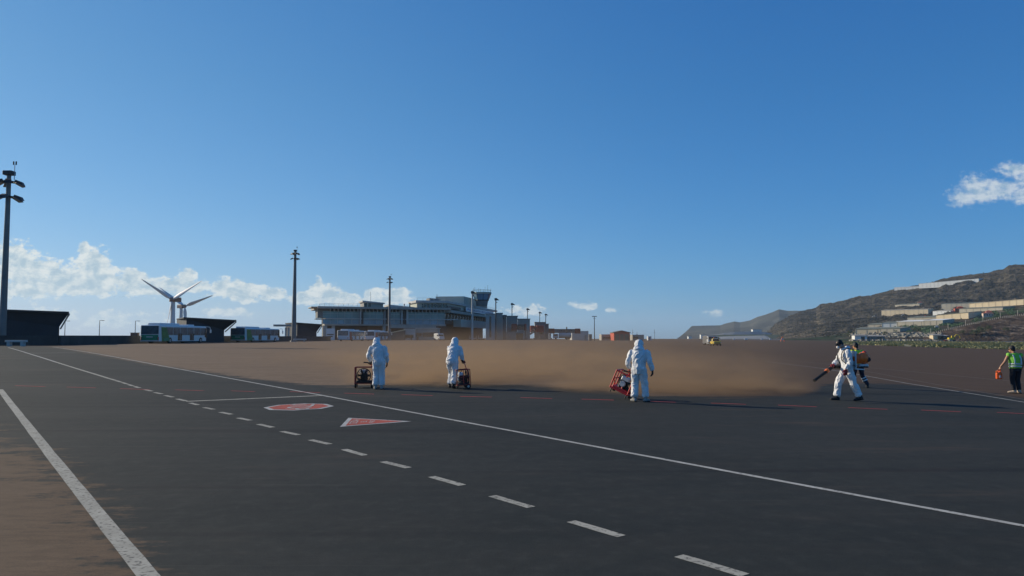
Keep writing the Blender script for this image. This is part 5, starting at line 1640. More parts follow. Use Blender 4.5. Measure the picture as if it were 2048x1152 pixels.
# clumps of ash-grey road works sign by the verge
x, y, _ = G(1892, 683.5); t = thing('marker_board', 'small rust coloured marker at the left of the grass strip', 'marker', (x, y, 0))
m_ = MB().use('bridge_red'); m_.rbox((0, 0, .55), (1.6, .3, .7), .08); m_.build('panel', t)
for s_ in (-.5, .5): m_ = MB().use('dark_metal'); m_.tube([(s_, 0, 0), (s_, 0, .3)], .08, 6); m_.build('leg', t)

# ------------------------------------------------------------------ people
V3 = Vector


def frame(f, up=(0, 0, 1)):
    f = V3(f).normalized(); r = f.cross(V3(up)).normalized(); u = r.cross(f)
    return Matrix(((r.x, f.x, u.x), (r.y, f.y, u.y), (r.z, f.z, u.z)))    # columns: right, forward, up


def hand(mb, W, d, n, side, curl=.5, k=1.0):
    """W wrist, d towards the fingers, n palm normal, side: +1/-1 where the thumb leaves"""
    d = V3(d).normalized(); n = V3(n); n = (n - d * n.dot(d)).normalized(); s_ = d.cross(n) * side
    mb.closed_tube([W - d * .03, W, W + d * .035 * k, W + d * .07 * k, W + d * .095 * k], [(.026 * k, .022 * k), (.027 * k, .020 * k), (.038 * k, .018 * k), (.043 * k, .016 * k), (.038 * k, .013 * k)], 12, ref=s_)
    for i, L in enumerate((.068, .078, .073, .056)):
        off = (.030 - .020 * i) * k
        p = W + d * (.082 - .004 * abs(i - 1)) * k + s_ * off
        pts = [p - d * .012]; dirv = d.copy() + s_ * (.10 - .07 * i); dirv.normalize()
        ang = 0
        for seg in (.45, .32, .23):
            ang += curl * (1.0 if seg == .45 else 1.15)
            dd = (dirv * math.cos(ang) + n * math.sin(ang)).normalized()
            pts.append(pts[-1] + dd * (L * seg * k + (.012 if seg == .45 else 0)))
        mb.closed_tube(pts, [.0105 * k, .0100 * k, .0092 * k, .0078 * k], 8)
    p = W + d * .022 * k + s_ * .026 * k
    q1 = p + (s_ * .75 + d * .6 + n * .25).normalized() * .034 * k
    q2 = q1 + (s_ * .25 + d * .85 + n * (.3 + curl * .5)).normalized() * .028 * k
    q3 = q2 + (d * .8 + n * (.3 + curl * .8) - s_ * .1).normalized() * .022 * k
    mb.closed_tube([p, q1, q2, q3], [.014 * k, .0125 * k, .011 * k, .009 * k], 8)


def limb(mb, pts, rad, seg=14, ref=None):
    """smooth chain through the joints"""
    P_ = [V3(p) for p in pts]; out = []; ro = []
    n = len(P_)
    for i in range(n - 1):
        p0 = P_[max(i - 1, 0)]; p1 = P_[i]; p2 = P_[i + 1]; p3 = P_[min(i + 2, n - 1)]
        for k in range(5):
            t = k / 5
            q = .5 * ((2 * p1) + (p2 - p0) * t + (2 * p0 - 5 * p1 + 4 * p2 - p3) * t * t + (3 * p1 - p0 - 3 * p2 + p3) * t ** 3)
            out.append(q)
            a_, b2 = rad[i], rad[i + 1]
            if not isinstance(a_, tuple): a_ = (a_, a_)
            if not isinstance(b2, tuple): b2 = (b2, b2)
            ro.append((a_[0] + (b2[0] - a_[0]) * t, a_[1] + (b2[1] - a_[1]) * t))
    out.append(P_[-1]); e = rad[-1]; ro.append(e if isinstance(e, tuple) else (e, e))
    mb.closed_tube(out, ro, seg, ref=ref)


def person(label, px, py, d, rz, J, outfit, scale=1.0):
    """J: joints in the person's own frame (x right, y forward, z up, feet at 0)"""
    x = XX(px, d, py); z0 = zg(x, d)
    t = thing('person', label, 'person', (x, d, z0), rz, 'airport workers on the apron' if False else None, scale)
    j = {k: V3(v) for k, v in J.items() if not k.startswith('hand')}
    hf = frame(J.get('look_v', V3((0, 1, -.2))))
    H = j['head']
    # ---- body: one surface from head to feet with hands
    b_ = MB().use('skin')
    b_.ball(H + hf @ V3((0, -.008, .022)), (.076, .094, .100), 18, 12, rot=hf)
    b_.ball(H + hf @ V3((0, .022, -.055)), (.058, .066, .062), 14, 9, rot=hf)
    b_.closed_tube([H + hf @ V3((0, .086, .012)), H + hf @ V3((0, .102, -.012)), H + hf @ V3((0, .106, -.030)), H + hf @ V3((0, .088, -.036))], [.008, .013, .016, .012], 8)
    for s_ in (-1, 1):
        b_.ball(H + hf @ V3((s_ * .078, -.005, -.008)), (.010, .020, .030), 8, 6, rot=hf)
        b_.ball(H + hf @ V3((s_ * .034, .076, .012)), (.020, .012, .010), 8, 6, rot=hf)
    b_.ball(H + hf @ V3((0, .080, -.062)), (.026, .014, .010), 8, 6, rot=hf)
    neck = j['neck']
    b_.closed_tube([neck - V3((0, 0, .06)), neck, (neck + H) / 2, H + hf @ V3((0, -.02, -.03))], [(.09, .075), (.062, .062), (.056, .058), (.056, .056)], 12, ref=(1, 0, 0))
    pel, che = j['pelvis'], j['chest']
    slim = .88
    shx = (j['shR'] - j['shL']).normalized()
    limb(b_, [pel - V3((0, 0, .10)), pel, (pel + che) / 2, che, neck - V3((0, 0, .05))], [(.13 * slim, .10 * slim), (.175 * slim, .115 * slim), (.15 * slim, .105 * slim), (.185 * slim, .12 * slim), (.11, .07)], 18, ref=shx)
    for s_, S in ((-1, 'L'), (1, 'R')):
        limb(b_, [j['sh' + S], (j['sh' + S] + j['el' + S]) / 2, j['el' + S], (j['el' + S] * .4 + j['wr' + S] * .6), j['wr' + S]], [.056, .050, .042, .038, .027], 12)
        b_.ball(j['sh' + S], .060, 12, 8)
        if outfit.get('gloves') is None or True:
            hd = V3(J['hand' + S][0]); hn = V3(J['hand' + S][1]); cu = J['hand' + S][2]
            hand(b_, j['wr' + S], hd, hn, J['hand' + S][3], cu, .92)
        hip = pel + V3((shx.x * s_ * .095, shx.y * s_ * .095, -.04)); kn = j['kn' + S]; an = j['an' + S]
        limb(b_, [hip, (hip + kn) / 2, kn, (kn * .6 + an * .4), an + V3((0, 0, .02))], [.085, .075, .055, .056, .038], 12)
        fd = V3(J['foot' + S]).normalized()
        b_.closed_tube([an - fd * .04 - V3((0, 0, .04)), an + fd * .06 - V3((0, 0, .045)), an + fd * .15 - V3((0, 0, .06))], [(.036, .034), (.040, .03), (.034, .018)], 10, ref=fd.cross(V3((0, 0, 1))))
    skinm = outfit.get('skin', 'skin')
    body = remesh(b_, 'body', [skinm, 'eye', 'lip'], .0085, 2, t)
    for p in body.data.polygons:
        c = p.center
        for s_ in (-1, 1):
            if (c - (H + hf @ V3((s_ * .034, .088, .012)))).length < .011: p.material_index = 1
        if (hf.transposed() @ (c - (H + hf @ V3((0, .092, -.064))))).length < .016 and abs((hf.transposed() @ (c - H)).z + .064) < .007: p.material_index = 2
    # ---- gloves
    if outfit.get('gloves'):
        for S in ('L', 'R'):
            g_ = MB().use('rubber'); hd = V3(J['hand' + S][0])
            hand(g_, j['wr' + S], hd, V3(J['hand' + S][1]), J['hand' + S][3], J['hand' + S][2], 1.32)
            g_.closed_tube([j['wr' + S] - hd.normalized() * .07, j['wr' + S] + hd.normalized() * .01], [.042, .036], 12)
            gm_ = outfit['gloves'] if isinstance(outfit['gloves'], str) else outfit['gloves'][0 if S == 'L' else 1]
            remesh(g_, 'glove', gm_, .0085, 1, t)
    # ---- shoes
    for S in ('L', 'R'):
        an = j['an' + S]; fd = V3(J['foot' + S]).normalized(); sd = fd.cross(V3((0, 0, 1))).normalized(); up = sd.cross(fd)
        sh = MB().use('rubber')
        zz = an - up * .045
        sh.closed_tube([zz - fd * .085, zz - fd * .06, zz, zz + fd * .09 - up * .008, zz + fd * .155 - up * .018, zz + fd * .185 - up * .025], [(.030, .034), (.042, .046), (.046, .05), (.050, .040), (.046, .030), (.028, .018)], 14, ref=sd)
        sh.closed_tube([an - up * .03 - fd * .015, an + up * .06 - fd * .012], [.052, .052], 12)
        o = remesh(sh, 'shoe', outfit['shoes'], .010, 2, t)
        so = MB().use('rubber'); b0 = an - up * .090
        so.closed_tube([b0 - fd * .095, b0 - fd * .06, b0 + fd * .05, b0 + fd * .14, b0 + fd * .19], [(.03, .014), (.044, .015), (.046, .015), (.052, .015), (.028, .012)], 12, ref=sd)
        so.build('sole', o)
    # ---- clothes
    kind = outfit['kind']
    if kind == 'coverall':
        c_ = MB().use('coverall')
        limb(c_, [pel - V3((0, 0, .15)), pel - V3((0, 0, .02)), pel * .62 + che * .38, che, che * .35 + neck * .65, neck + V3((0, 0, .03))],
             [(.165, .140), (.205, .168), (.185, .155), (.218, .170), (.200, .135), (.10, .09)], 22, ref=shx)
        for s_, S in ((-1, 'L'), (1, 'R')):
            S0 = j['sh' + S]; el = j['el' + S]; wr = j['wr' + S]
            c_.ball(S0 - V3((0, 0, .01)), (.088, .085, .085), 12, 8)
            limb(c_, [S0, S0 * .5 + el * .5, el, el * .45 + wr * .55, wr * .94 + el * .06, wr * 1.0 + el * .0], [.085, .082, .080, .074, .055, .043], 14)
            hip = pel + V3((shx.x * s_ * .10, shx.y * s_ * .10, -.03)); kn = j['kn' + S]; an = j['an' + S]
            limb(c_, [hip, hip * .5 + kn * .5, kn, kn * .5 + an * .5, an * .86 + kn * .14, an + V3((0, 0, .015))], [.118, .115, .100, .095, .098, .070], 16)
        if outfit.get('hood') == 'up':
            c_.ball(H + hf @ V3((0, -.040, .016)), (.124, .124, .136), 18, 12, rot=hf)
            c_.closed_tube([H + hf @ V3((0, -.05, -.06)), (H + neck) / 2 + V3((0, -.025, 0)), neck + V3((0, -.03, -.02)), neck + V3((0, -.03, -.08))], [(.118, .10), (.128, .105), (.165, .12), (.15, .10)], 16, ref=shx)
            c_.closed_tube([H + hf @ V3((0, -.05, .13)), H + hf @ V3((0, -.13, .08)), H + hf @ V3((0, -.15, 0)), neck + V3((0, -.10, .0))], [.018, .020, .020, .02], 8)
        else:      # hood lying on the back
            c_.closed_tube([neck + V3((-.10, -.02, .01)), neck + V3((-.07, -.10, .03)), neck + V3((.07, -.10, .03)), neck + V3((.10, -.02, .01))], [.035, .052, .052, .035], 12)
            c_.ball(neck + V3((0, -.10, -.03)), (.10, .05, .09), 12, 8)
        c_.ball(pel * .62 + che * .38 + V3((0, -.01, -.02)), (.192, .158, .045), 16, 8)
        remesh(c_, 'coverall', 'coverall', .0125, 4, t, fold=.022, fscale=5.0)
    else:
        tr = MB().use('navy')
        limb(tr, [pel - V3((0, 0, .13)), pel - V3((0, 0, .02)), pel * .7 + che * .3], [(.14, .115), (.175, .130), (.155, .120)], 20, ref=shx)
        for s_, S in ((-1, 'L'), (1, 'R')):
            hip = pel + V3((shx.x * s_ * .095, shx.y * s_ * .095, -.03)); kn = j['kn' + S]; an = j['an' + S]
            limb(tr, [hip, hip * .5 + kn * .5, kn, kn * .5 + an * .5, an + V3((0, 0, .01))], [.102, .094, .078, .075, .070], 14)
        to = remesh(tr, 'trousers', outfit['trousers'], .0125, 3, t, fold=.010, fscale=8)
        if outfit.get('bands'):
            for S in ('L', 'R'):
                kn = j['kn' + S]; an = j['an' + S]
                for f in (.28, .50):
                    bd = MB().use('reflective'); c = kn * (1 - f) + an * f; q = kn * (1 - f - .11) + an * (f + .11); bd.tube([c, q], .089, 18); bd.build('reflective_band', to)
        tp = MB().use('black_cloth')
        limb(tp, [pel + V3((0, 0, .0)), pel * .5 + che * .5, che, che * .4 + neck * .6, neck - V3((0, 0, .0))], [(.165, .125), (.16, .125), (.195, .14), (.165, .10), (.07, .07)], 20, ref=shx)
        for S in ('L', 'R'):
            S0 = j['sh' + S]; el = j['el' + S]; f = outfit.get('sleeve', .5)
            limb(tp, [S0, S0 * (1 - f / 2) + el * f / 2, S0 * (1 - f) + el * f], [.072, .068, .066], 12); tp.ball(S0, .072, 12, 8)
        remesh(tp, 'shirt', outfit['shirt'], .0125, 3, t, fold=.008, fscale=8)
        vs_ = MB().use('hivis')
        low = pel + V3((0, 0, -.02))
        limb(vs_, [low, low * .5 + che * .5, che, che * .35 + neck * .65, neck - V3((0, 0, .015))], [(.190, .150), (.185, .148), (.215, .160), (.180, .118), (.085, .085)], 22, ref=shx)
        for S in ('L', 'R'): vs_.ball(j['sh' + S] - V3((0, 0, .005)) , (.078, .080, .078), 12, 8)
        ve = remesh(vs_, 'vest', outfit['vest'], .0125, 3, t, fold=.010, fscale=7)
        ax_ = che - low
        for f in (.12, .38):
            c = low + ax_ * f; bd = MB().use('reflective'); r0 = (.203, .163) if f > .2 else (.205, .165)
            bd.tube([c, c + ax_.normalized() * .048], [r0, r0], 26, ref=shx, cap=False); bo = bd.build('reflective_band', ve)
            sm = bo.modifiers.new('s', 'SOLIDIFY'); sm.thickness = .004
        for s_ in (-1, 1):
            bd = MB().use('reflective'); sx = shx * (s_ * .105)
            top_ = che * .4 + neck * .6 + sx
            pb1, pb2 = low + ax_ * .42 + sx + V3((0, -.160, 0)), che + sx + V3((0, -.158, 0))
            bd.tube([pb1, pb2, top_ + V3((0, -.112, 0)), top_ + V3((0, 0, .065)), top_ + V3((0, .11, 0))], [(.026, .006)] * 5, 8, ref=shx); bd.build('reflective_band', ve)
    # ---- head wear
    hw = outfit.get('head')
    if hw in ('hair', 'cap'):
        h_ = MB().use('hair')
        h_.ball(H + hf @ V3((0, -.022, .034)), (.085, .098, .102), 16, 10, rot=hf)
        h_.ball(H + hf @ V3((0, -.05, -.015)), (.075, .06, .075), 12, 8, rot=hf)
        if hw == 'cap': h_.ball(H + hf @ V3((0, .085, .062)), (.06, .055, .012), 12, 6, rot=hf)
        remesh(h_, 'hair' if hw == 'hair' else 'cap', 'hair', .009, 2, t, fold=.006, fscale=30)
    if outfit.get('goggles'):
        g_ = MB().use('goggle')
        g_.torus(H + hf @ V3((0, -.008, .020)), .093, .0085, 28, 6, M3=hf @ Matrix.Diagonal((.92, 1.1, 1.6)).to_3x3())
        go = g_.build('goggles', t)
        g_ = MB().use('goggle'); g_.ball(H + hf @ V3((0, .078, .016)), (.066, .030, .026), 14, 8, rot=hf); g_.build('lens', go)
    if outfit.get('mask'):
        g_ = MB().use('mask_white'); g_.ball(H + hf @ V3((0, .086, -.048)), (.047, .046, .046), 14, 9, rot=hf)
        mo = g_.build('mask', t)
        g_ = MB().use('mask_white'); g_.torus(H + hf @ V3((0, -.01, -.045)), .083, .004, 24, 5, M3=hf @ Matrix.Diagonal((.95, 1.12, 1)).to_3x3()); g_.build('strap', mo)
    bpy.context.view_layer.update()
    return t, j


def wpt(t, p):
    return t.matrix_world @ V3(p)


DOWN = (0, 0, -1)
WP1 = dict(head=(-.10, .20, 1.555), neck=(-.06, .07, 1.46), chest=(-.02, .02, 1.25), pelvis=(.03, -.02, .93), shL=(-.24, .06, 1.37), shR=(.19, .02, 1.37),
           elL=(-.34, .10, 1.10), elR=(.28, -.02, 1.10), wrL=(-.28, .24, .90), wrR=(.28, .08, .89), knL=(-.07, .05, .50), knR=(.12, .01, .50), anL=(-.09, -.02, .10), anR=(.13, -.03, .10),
           footL=(-.25, 1, 0), footR=(.2, 1, 0), handL=((-.3, .9, -.25), (0, -.3, -1), 1.0, 1), handR=((.0, .15, -1), (-1, 0, 0), .35, 1), look_v=(-.45, .75, -.42))
W1, J1 = person('worker in a hooded white coverall with one black gloved hand hanging, leftmost on the apron', 756, 777, 25.8, R(0), WP1, dict(kind='coverall', hood='up', gloves='glove_black', shoes='boot_grey', goggles=True))
WP2 = dict(head=(.0, .30, 1.55), neck=(-.01, .17, 1.44), chest=(.0, .09, 1.24), pelvis=(-.02, -.06, .94), shL=(-.17, .17, 1.35), shR=(.19, .12, 1.35),
           elL=(-.17, .26, 1.08), elR=(.26, .12, 1.10), wrL=(-.03, .42, .95), wrR=(.27, .22, .92), knL=(-.11, .20, .50), knR=(.06, -.02, .48), anL=(-.14, .10, .10), anR=(.05, -.16, .11),
           footL=(-.1, 1, 0), footR=(.05, 1, -.15), handL=((.3, .9, -.25), (0, -.2, -1), .8, 1), handR=((.1, .9, -.3), (0, -.3, -1), 1.0, -1), look_v=(.12, .9, -.40))
W2, J2 = person('worker in a hooded white coverall stooping over the blower at the right hand side', 906, 780, 26.3, R(-10), WP2, dict(kind='coverall', hood='up', gloves='glove_black', shoes='rubber'))
WP3 = dict(head=(-.02, .14, 1.57), neck=(-.01, .04, 1.455), chest=(.0, .01, 1.24), pelvis=(.0, -.02, .92), shL=(-.22, .03, 1.37), shR=(.22, .03, 1.37),
           elL=(-.32, .0, 1.10), elR=(.31, -.02, 1.10), wrL=(-.30, .12, .88), wrR=(.36, .05, .87), knL=(-.13, .05, .49), knR=(.14, .05, .49), anL=(-.14, -.04, .10), anR=(.17, .02, .10),
           footL=(-.7, .75, 0), footR=(.35, 1, 0), handL=((-.1, .9, -.4), (.2, -.3, -1), 1.0, 1), handR=((.0, .2, -1), (-1, .1, 0), .45, 1), look_v=(.05, .85, -.45))
W3, J3 = person('worker in a baggy white coverall standing alone in the centre, seen from behind', 1279, 800, 21.7, R(-24), WP3, dict(kind='coverall', hood='up', gloves=('glove_skin', 'glove_black'), shoes='boot_grey'))
WP4 = dict(head=(.0, .19, 1.625), neck=(.0, .06, 1.49), chest=(.0, .02, 1.27), pelvis=(.0, -.02, .93), shL=(-.20, .04, 1.41), shR=(.20, .05, 1.41),
           elL=(-.27, .00, 1.12), elR=(.24, .16, 1.13), wrL=(-.23, .11, .91), wrR=(.12, .33, 1.03), knL=(-.12, -.13, .50), knR=(.10, .20, .51), anL=(-.13, -.30, .12), anR=(.10, .27, .10),
           footL=(0, 1, -.12), footR=(0, 1, .06), handL=((.0, .15, -1), (1, 0, 0), .3, -1), handR=((-.35, .8, -.15), (0, .0, -1), 1.0, 1), look_v=(-.12, .85, -.50))
W4, J4 = person('worker in a white coverall and white mask striding left with a backpack blower', 1695, 799, 22.6, R(90), WP4, dict(kind='coverall', hood='down', gloves='glove_red', shoes='rubber', head='cap', goggles=True, mask=True))
WP5 = dict(head=(-.02, .06, 1.49), neck=(.0, .0, 1.37), chest=(.0, .0, 1.15), pelvis=(.02, -.02, .86), shL=(-.19, .02, 1.29), shR=(.19, .0, 1.29),
           elL=(-.26, .06, 1.02), elR=(.26, -.02, 1.02), wrL=(-.22, .22, .85), wrR=(.26, .12, .83), knL=(-.09, .10, .46), knR=(.19, .02, .46), anL=(-.10, .06, .10), anR=(.33, -.08, .10),
           footL=(-.2, 1, 0), footR=(.45, .9, 0), handL=((-.1, .6, -.8), (1, 0, 0), .4, 1), handR=((.0, .3, -1), (-1, 0, 0), .4, 1), look_v=(-.2, .9, -.3))
W5, J5 = person('worker in yellow vest and navy trousers with reflective bands, half hidden behind the masked worker', 1716, 774.5, 28.2, R(12), WP5, dict(kind='vest', vest='hivis', shirt='navy', trousers='navy', shoes='rubber', bands=True, head='hair', sleeve=.9, skin='skin_tan'))
WP6 = dict(head=(-.02, .08, 1.50), neck=(.01, .02, 1.385), chest=(.03, .0, 1.17), pelvis=(.02, -.02, .87), shL=(-.17, .02, 1.315), shR=(.23, .0, 1.305),
           elL=(-.30, .04, 1.07), elR=(.31, -.04, 1.05), wrL=(-.42, .10, .89), wrR=(.27, .05, .84), knL=(-.07, .03, .46), knR=(.11, .03, .46), anL=(-.07, -.02, .10), anR=(.12, -.01, .10),
           footL=(-.75, .7, 0), footR=(-.1, 1, 0), handL=((-.35, .15, -.9), (.5, .3, -.5), .95, 1), handR=((.0, .2, -1), (-1, 0, 0), .4, 1), look_v=(-.5, .8, -.15))
W6, J6 = person('worker in a green and yellow vest with bare arms carrying an orange can', 2031, 785, 26.7, R(0), WP6, dict(kind='vest', vest='hivis_green', shirt='black_cloth', trousers='black_cloth', shoes='boot_beige', head='hair', sleeve=.12, skin='skin_tan', goggles=True))


# ------------------------------------------------------------------ machines
def blower(label, px, py, rz, tilt, handle_w, fscale=1.0, lift=0.0, fm='red_frame', tr=.021):
    g = G(px, py)
    t = thing('wheeled_blower', label, 'blower', (g.x, g.y, g.z + lift), 0, 'wheeled engine blowers', fscale)
    t.rotation_euler = (tilt[0], tilt[1], rz)
    bpy.context.view_layer.update()
    X_, Y_, Z0, Z1 = .27, .22, .14, .64
    m_ = MB().use(fm)
    c = {(i, jj, k): V3((i * X_, jj * Y_, Z1 if k else Z0)) for i in (-1, 1) for jj in (-1, 1) for k in (0, 1)}
    for k in (0, 1):
        m_.tube([c[-1, -1, k], c[1, -1, k]], tr, 8); m_.tube([c[-1, 1, k], c[1, 1, k]], tr, 8)
        m_.tube([c[-1, -1, k], c[-1, 1, k]], tr, 8); m_.tube([c[1, -1, k], c[1, 1, k]], tr, 8)
    for i in (-1, 1):
        for jj in (-1, 1): m_.tube([c[i, jj, 0], c[i, jj, 1]], tr, 8)
    for p in c.values(): m_.ball(p, tr * 1.05, 8, 6)
    m_.box((0, 0, Z0 - .005), (2 * X_ - .03, 2 * Y_ - .03, .012))
    m_.build('frame', t)
    m_ = MB().use(fm if fm == 'red_frame' else 'rubber'); m_.rbox((0, .02, .185), (2 * X_ - .06, 2 * Y_ - .08, .07), .02); m_.build('tray', t)
    for i in (-1, 1):
        m_ = MB().use(fm); m_.tube([(i * X_, -Y_, .40), (i * X_, Y_, .40)], tr * .8, 8); m_.tube([(i * X_, 0, Z0), (i * X_, 0, Z1)], tr * .8, 8)
        m_.tube([(i * X_, -Y_, Z0), (i * X_, Y_, .40)], tr * .6, 6); m_.build('side_guard', t)
    # fan: round shroud with guard rings and blades
    m_ = MB().use('rubber')
    RX = Matrix.Rotation(R(90), 3, 'X')
    for yy_ in (-.19, -.11): m_.torus((0, yy_, .385), .215, .014, 32, 6, M3=RX)
    for r_ in (.06, .115, .165): m_.torus((0, -.20, .385), r_, .004, 24, 4, M3=RX)
    for k in range(10): a = k * math.pi / 5; m_.tube([(math.cos(a) * .04, -.20, .385 + math.sin(a) * .04), (math.cos(a) * .215, -.20, .385 + math.sin(a) * .215)], .004, 4)
    fh = m_.build('fan_guard', t)
    m_ = MB().use('dark_metal')
    m_.tube([(0, -.18, .385), (0, -.10, .385)], .055, 16)
    for k in range(6):
        a = k * math.pi / 3; u_ = V3((math.cos(a), 0, math.sin(a))); v_ = V3((-math.sin(a), 0, math.cos(a))); o_ = V3((0, -.14, .385))
        q = [o_ + u_ * .05 - v_ * .02, o_ + u_ * .19 - v_ * .045, o_ + u_ * .19 + v_ * .035 + V3((0, .03, 0)), o_ + u_ * .05 + v_ * .02 + V3((0, .02, 0))]
        m_.hexa(q + [p + V3((0, .006, 0)) for p in q])
    m_.build('fan', t)
    m_ = MB().use('dark_metal'); m_.rbox((0, .03, .33), (.22, .20, .24), .03)
    for k in range(5): m_.box((.0, .03, .27 + .03 * k), (.25, .17, .008))
    m_.tube([(-.14, .05, .25), (-.2, .05, .25)], .045, 12)
    en = m_.build('engine', t)
    m_ = MB().use('engine_white'); m_.rbox((-.02, .07, .505), (.24, .16, .10), .03); m_.build('fuel_tank', t)
    m_ = MB().use('engine_white'); m_.tube([(.0, .135, .35), (.0, .175, .35)], [.085, .07], 18); m_.build('starter_cover', t)
    m_ = MB().use('rubber'); m_.tube([(-.02, .07, .55), (-.02, .07, .575)], .022, 10); m_.build('cap', t)
    for i in (-1, 1):
        m_ = MB().use('tyre'); m_.tube([(i * .225, -.14, .085), (i * .275, -.14, .085)], .085, 20); w_ = m_.build('wheel', t)
        m_ = MB().use('steel'); m_.tube([(i * .277, -.14, .085), (i * .284, -.14, .085)], .04, 12); m_.build('rim', w_)
        m_ = MB().use('dark_metal'); m_.tube([(i * .23, .18, .01), (i * .23, .18, Z0)], .016, 8); m_.build('leg', t)
    if handle_w:
        inv = t.matrix_world.inverted()
        m_ = MB().use('red_frame'); m_.tube([inv @ V3(p) for p in handle_w[:-1]], .014, 8); hh = m_.build('handle', t)
        m_ = MB().use('rubber'); m_.tube([inv @ V3(p) for p in handle_w[-2:]], .019, 8); m_.build('grip', hh)
    return t


def hand_c(Wk, J, S):
    return wpt(Wk, V3(J['wr' + S]) + V3({'L': WPS[id(J)]['handL'], 'R': WPS[id(J)]['handR']}[S][0]).normalized() * .085)


WPS = {id(J1): WP1, id(J2): WP2, id(J3): WP3, id(J4): WP4, id(J6): WP6}
h1 = hand_c(W1, J1, 'L'); h1.z -= .02
g1 = G(728, 775)
blower('wheeled blower with a big round fan guard left of the leftmost worker', 728, 775, R(6), (0, 0), [(g1.x + .26, g1.y + .22, g1.z + .62), (g1.x + .18, g1.y + .3, h1.z - .12), (h1.x + .05, h1.y, h1.z), (h1.x - .24, h1.y - .02, h1.z + .02)], 1.08, fm='red_shaded', tr=.014)
h2 = hand_c(W2, J2, 'R'); h2.z -= .02
g2 = G(927, 777)
blower('wheeled blower seen edge on beside the stooping worker', 927, 777.5, R(100), (R(-4), 0), [(g2.x + .16, g2.y - .1, g2.z + .25), (g2.x + .14, g2.y - .06, g2.z + .55), (g2.x + .05, g2.y, h2.z - .10), (g2.x - .0, h2.y, h2.z + .0), (h2.x - .06, h2.y, h2.z + .01)], 1.0, fm='red_shaded', tr=.014)
h3 = hand_c(W3, J3, 'L'); h3.z -= .02
g3 = G(1237, 797)
blower('red caged blower tilted towards the worker in the centre', 1239, 797, R(152), (R(0), R(-24)), [(g3.x + .02, g3.y - .22, g3.z + .2), (g3.x + .20, g3.y - .1, h3.z - .22), (h3.x + .03, h3.y, h3.z), (h3.x - .20, h3.y - .03, h3.z + .01)], 1.05, lift=.10)

# backpack blower carried by the masked worker (own frame as the worker)
t = thing('backpack_blower', 'orange backpack blower with a black tube worn by the masked worker', 'blower', tuple(W4.location), R(90))
m_ = MB().use('coverall')
m_ = MB().use('bus_white')
m_.rbox((-.02, -.20, 1.17), (.34, .035, .52), .015); m_.build('back_plate', t)
m_ = MB().use('bus_white'); m_.hexa([(-.18, -.44, .885), (.16, -.44, .885), (.16, -.18, .90), (-.18, -.18, .90), (-.18, -.44, .915), (.16, -.44, .915), (.16, -.18, .94), (-.18, -.18, .94)]); m_.build('base_plate', t)
m_ = MB().use('orange'); m_.closed_tube([(-.15, -.31, 1.21), (-.13, -.31, 1.21), (.09, -.31, 1.21), (.12, -.31, 1.21)], [.115, .145, .145, .12], 24); m_.build('fan_housing', t)
m_ = MB().use('orange_light'); m_.ball((-.04, -.47, 1.225), (.18, .175, .175), 22, 14); m_.build('engine_cover', t)
m_ = MB().use('engine_white'); m_.rbox((-.02, -.46, 1.02), (.24, .26, .07), .03); m_.build('fuel_tank', t)
m_ = MB().use('dark_metal'); m_.rbox((-.02, -.46, .975), (.26, .24, .05), .02); m_.build('mount', t)
m_ = MB().use('rubber'); m_.tube([(-.17, -.56, 1.19), (-.205, -.55, 1.19)], [.07, .05], 16); m_.build('air_filter', t)
m_ = MB().use('red_frame'); m_.rbox((-.02, -.52, 1.40), (.1, .1, .05), .02); m_.build('cap', t)
for s_ in (-1, 1):
    m_ = MB().use('rubber'); sx = s_ * .145
    m_.tube([(sx, -.20, 1.42), (sx, -.12, 1.475), (sx, .02, 1.515), (sx, .14, 1.46), (sx, .205, 1.34), (sx, .20, 1.18), (s_ * .19, .10, 1.07), (s_ * .2, -.10, 1.02), (s_ * .16, -.19, 1.0)], [(.028, .009)] * 9, 8, ref=(1, 0, 0)); m_.build('strap', t)
hR = V3(WP4['wrR']) + V3(WP4['handR'][0]).normalized() * .07 + V3((0, 0, -.065))
# tube: elbow at the base of the pack, bellows forward, long pipe to the nozzle
tip_w = P(1628.5, 761, 22.35); inv = Matrix.Rotation(R(-90), 4, 'Z') @ Matrix.Translation(-W4.location)
tip = inv @ tip_w
m_ = MB().use('rubber')
bel = [V3((.20, -.36, 1.10)), V3((.30, -.22, 1.02)), V3((.30, .0, .97)), V3((.16, .18, .955)), hR + V3((0, -.06, .02))]
pts = []; rad = []
for a_, c in zip(bel, bel[1:]):
    for k in range(6):
        pts.append(a_ + (c - a_) * k / 6); rad.append(.052 if k % 2 else .046)
m_.tube(pts, rad, 14); m_.build('bellows', t)
dirn = (tip - hR)
m_ = MB().use('rubber'); m_.tube([hR - dirn * .1, hR, hR + dirn * .5, hR + dirn * .82, tip], [.05, .05, .045, .042, .046], 16); m_.build('tube', t)
m_ = MB().use('orange_light'); m_.tube([hR + dirn * .22, hR + dirn * .235, hR + dirn * .33, hR + dirn * .345], [.052, .062, .062, .052], 18); m_.build('coupling', t)
m_ = MB().use('rubber'); m_.tube([hR + V3((0, .0, .04)), hR + V3((0, .0, .10))], .016, 8); m_.rbox(tuple(hR + V3((0, .02, .055))), (.04, .10, .03), .01); m_.build('grip', t)

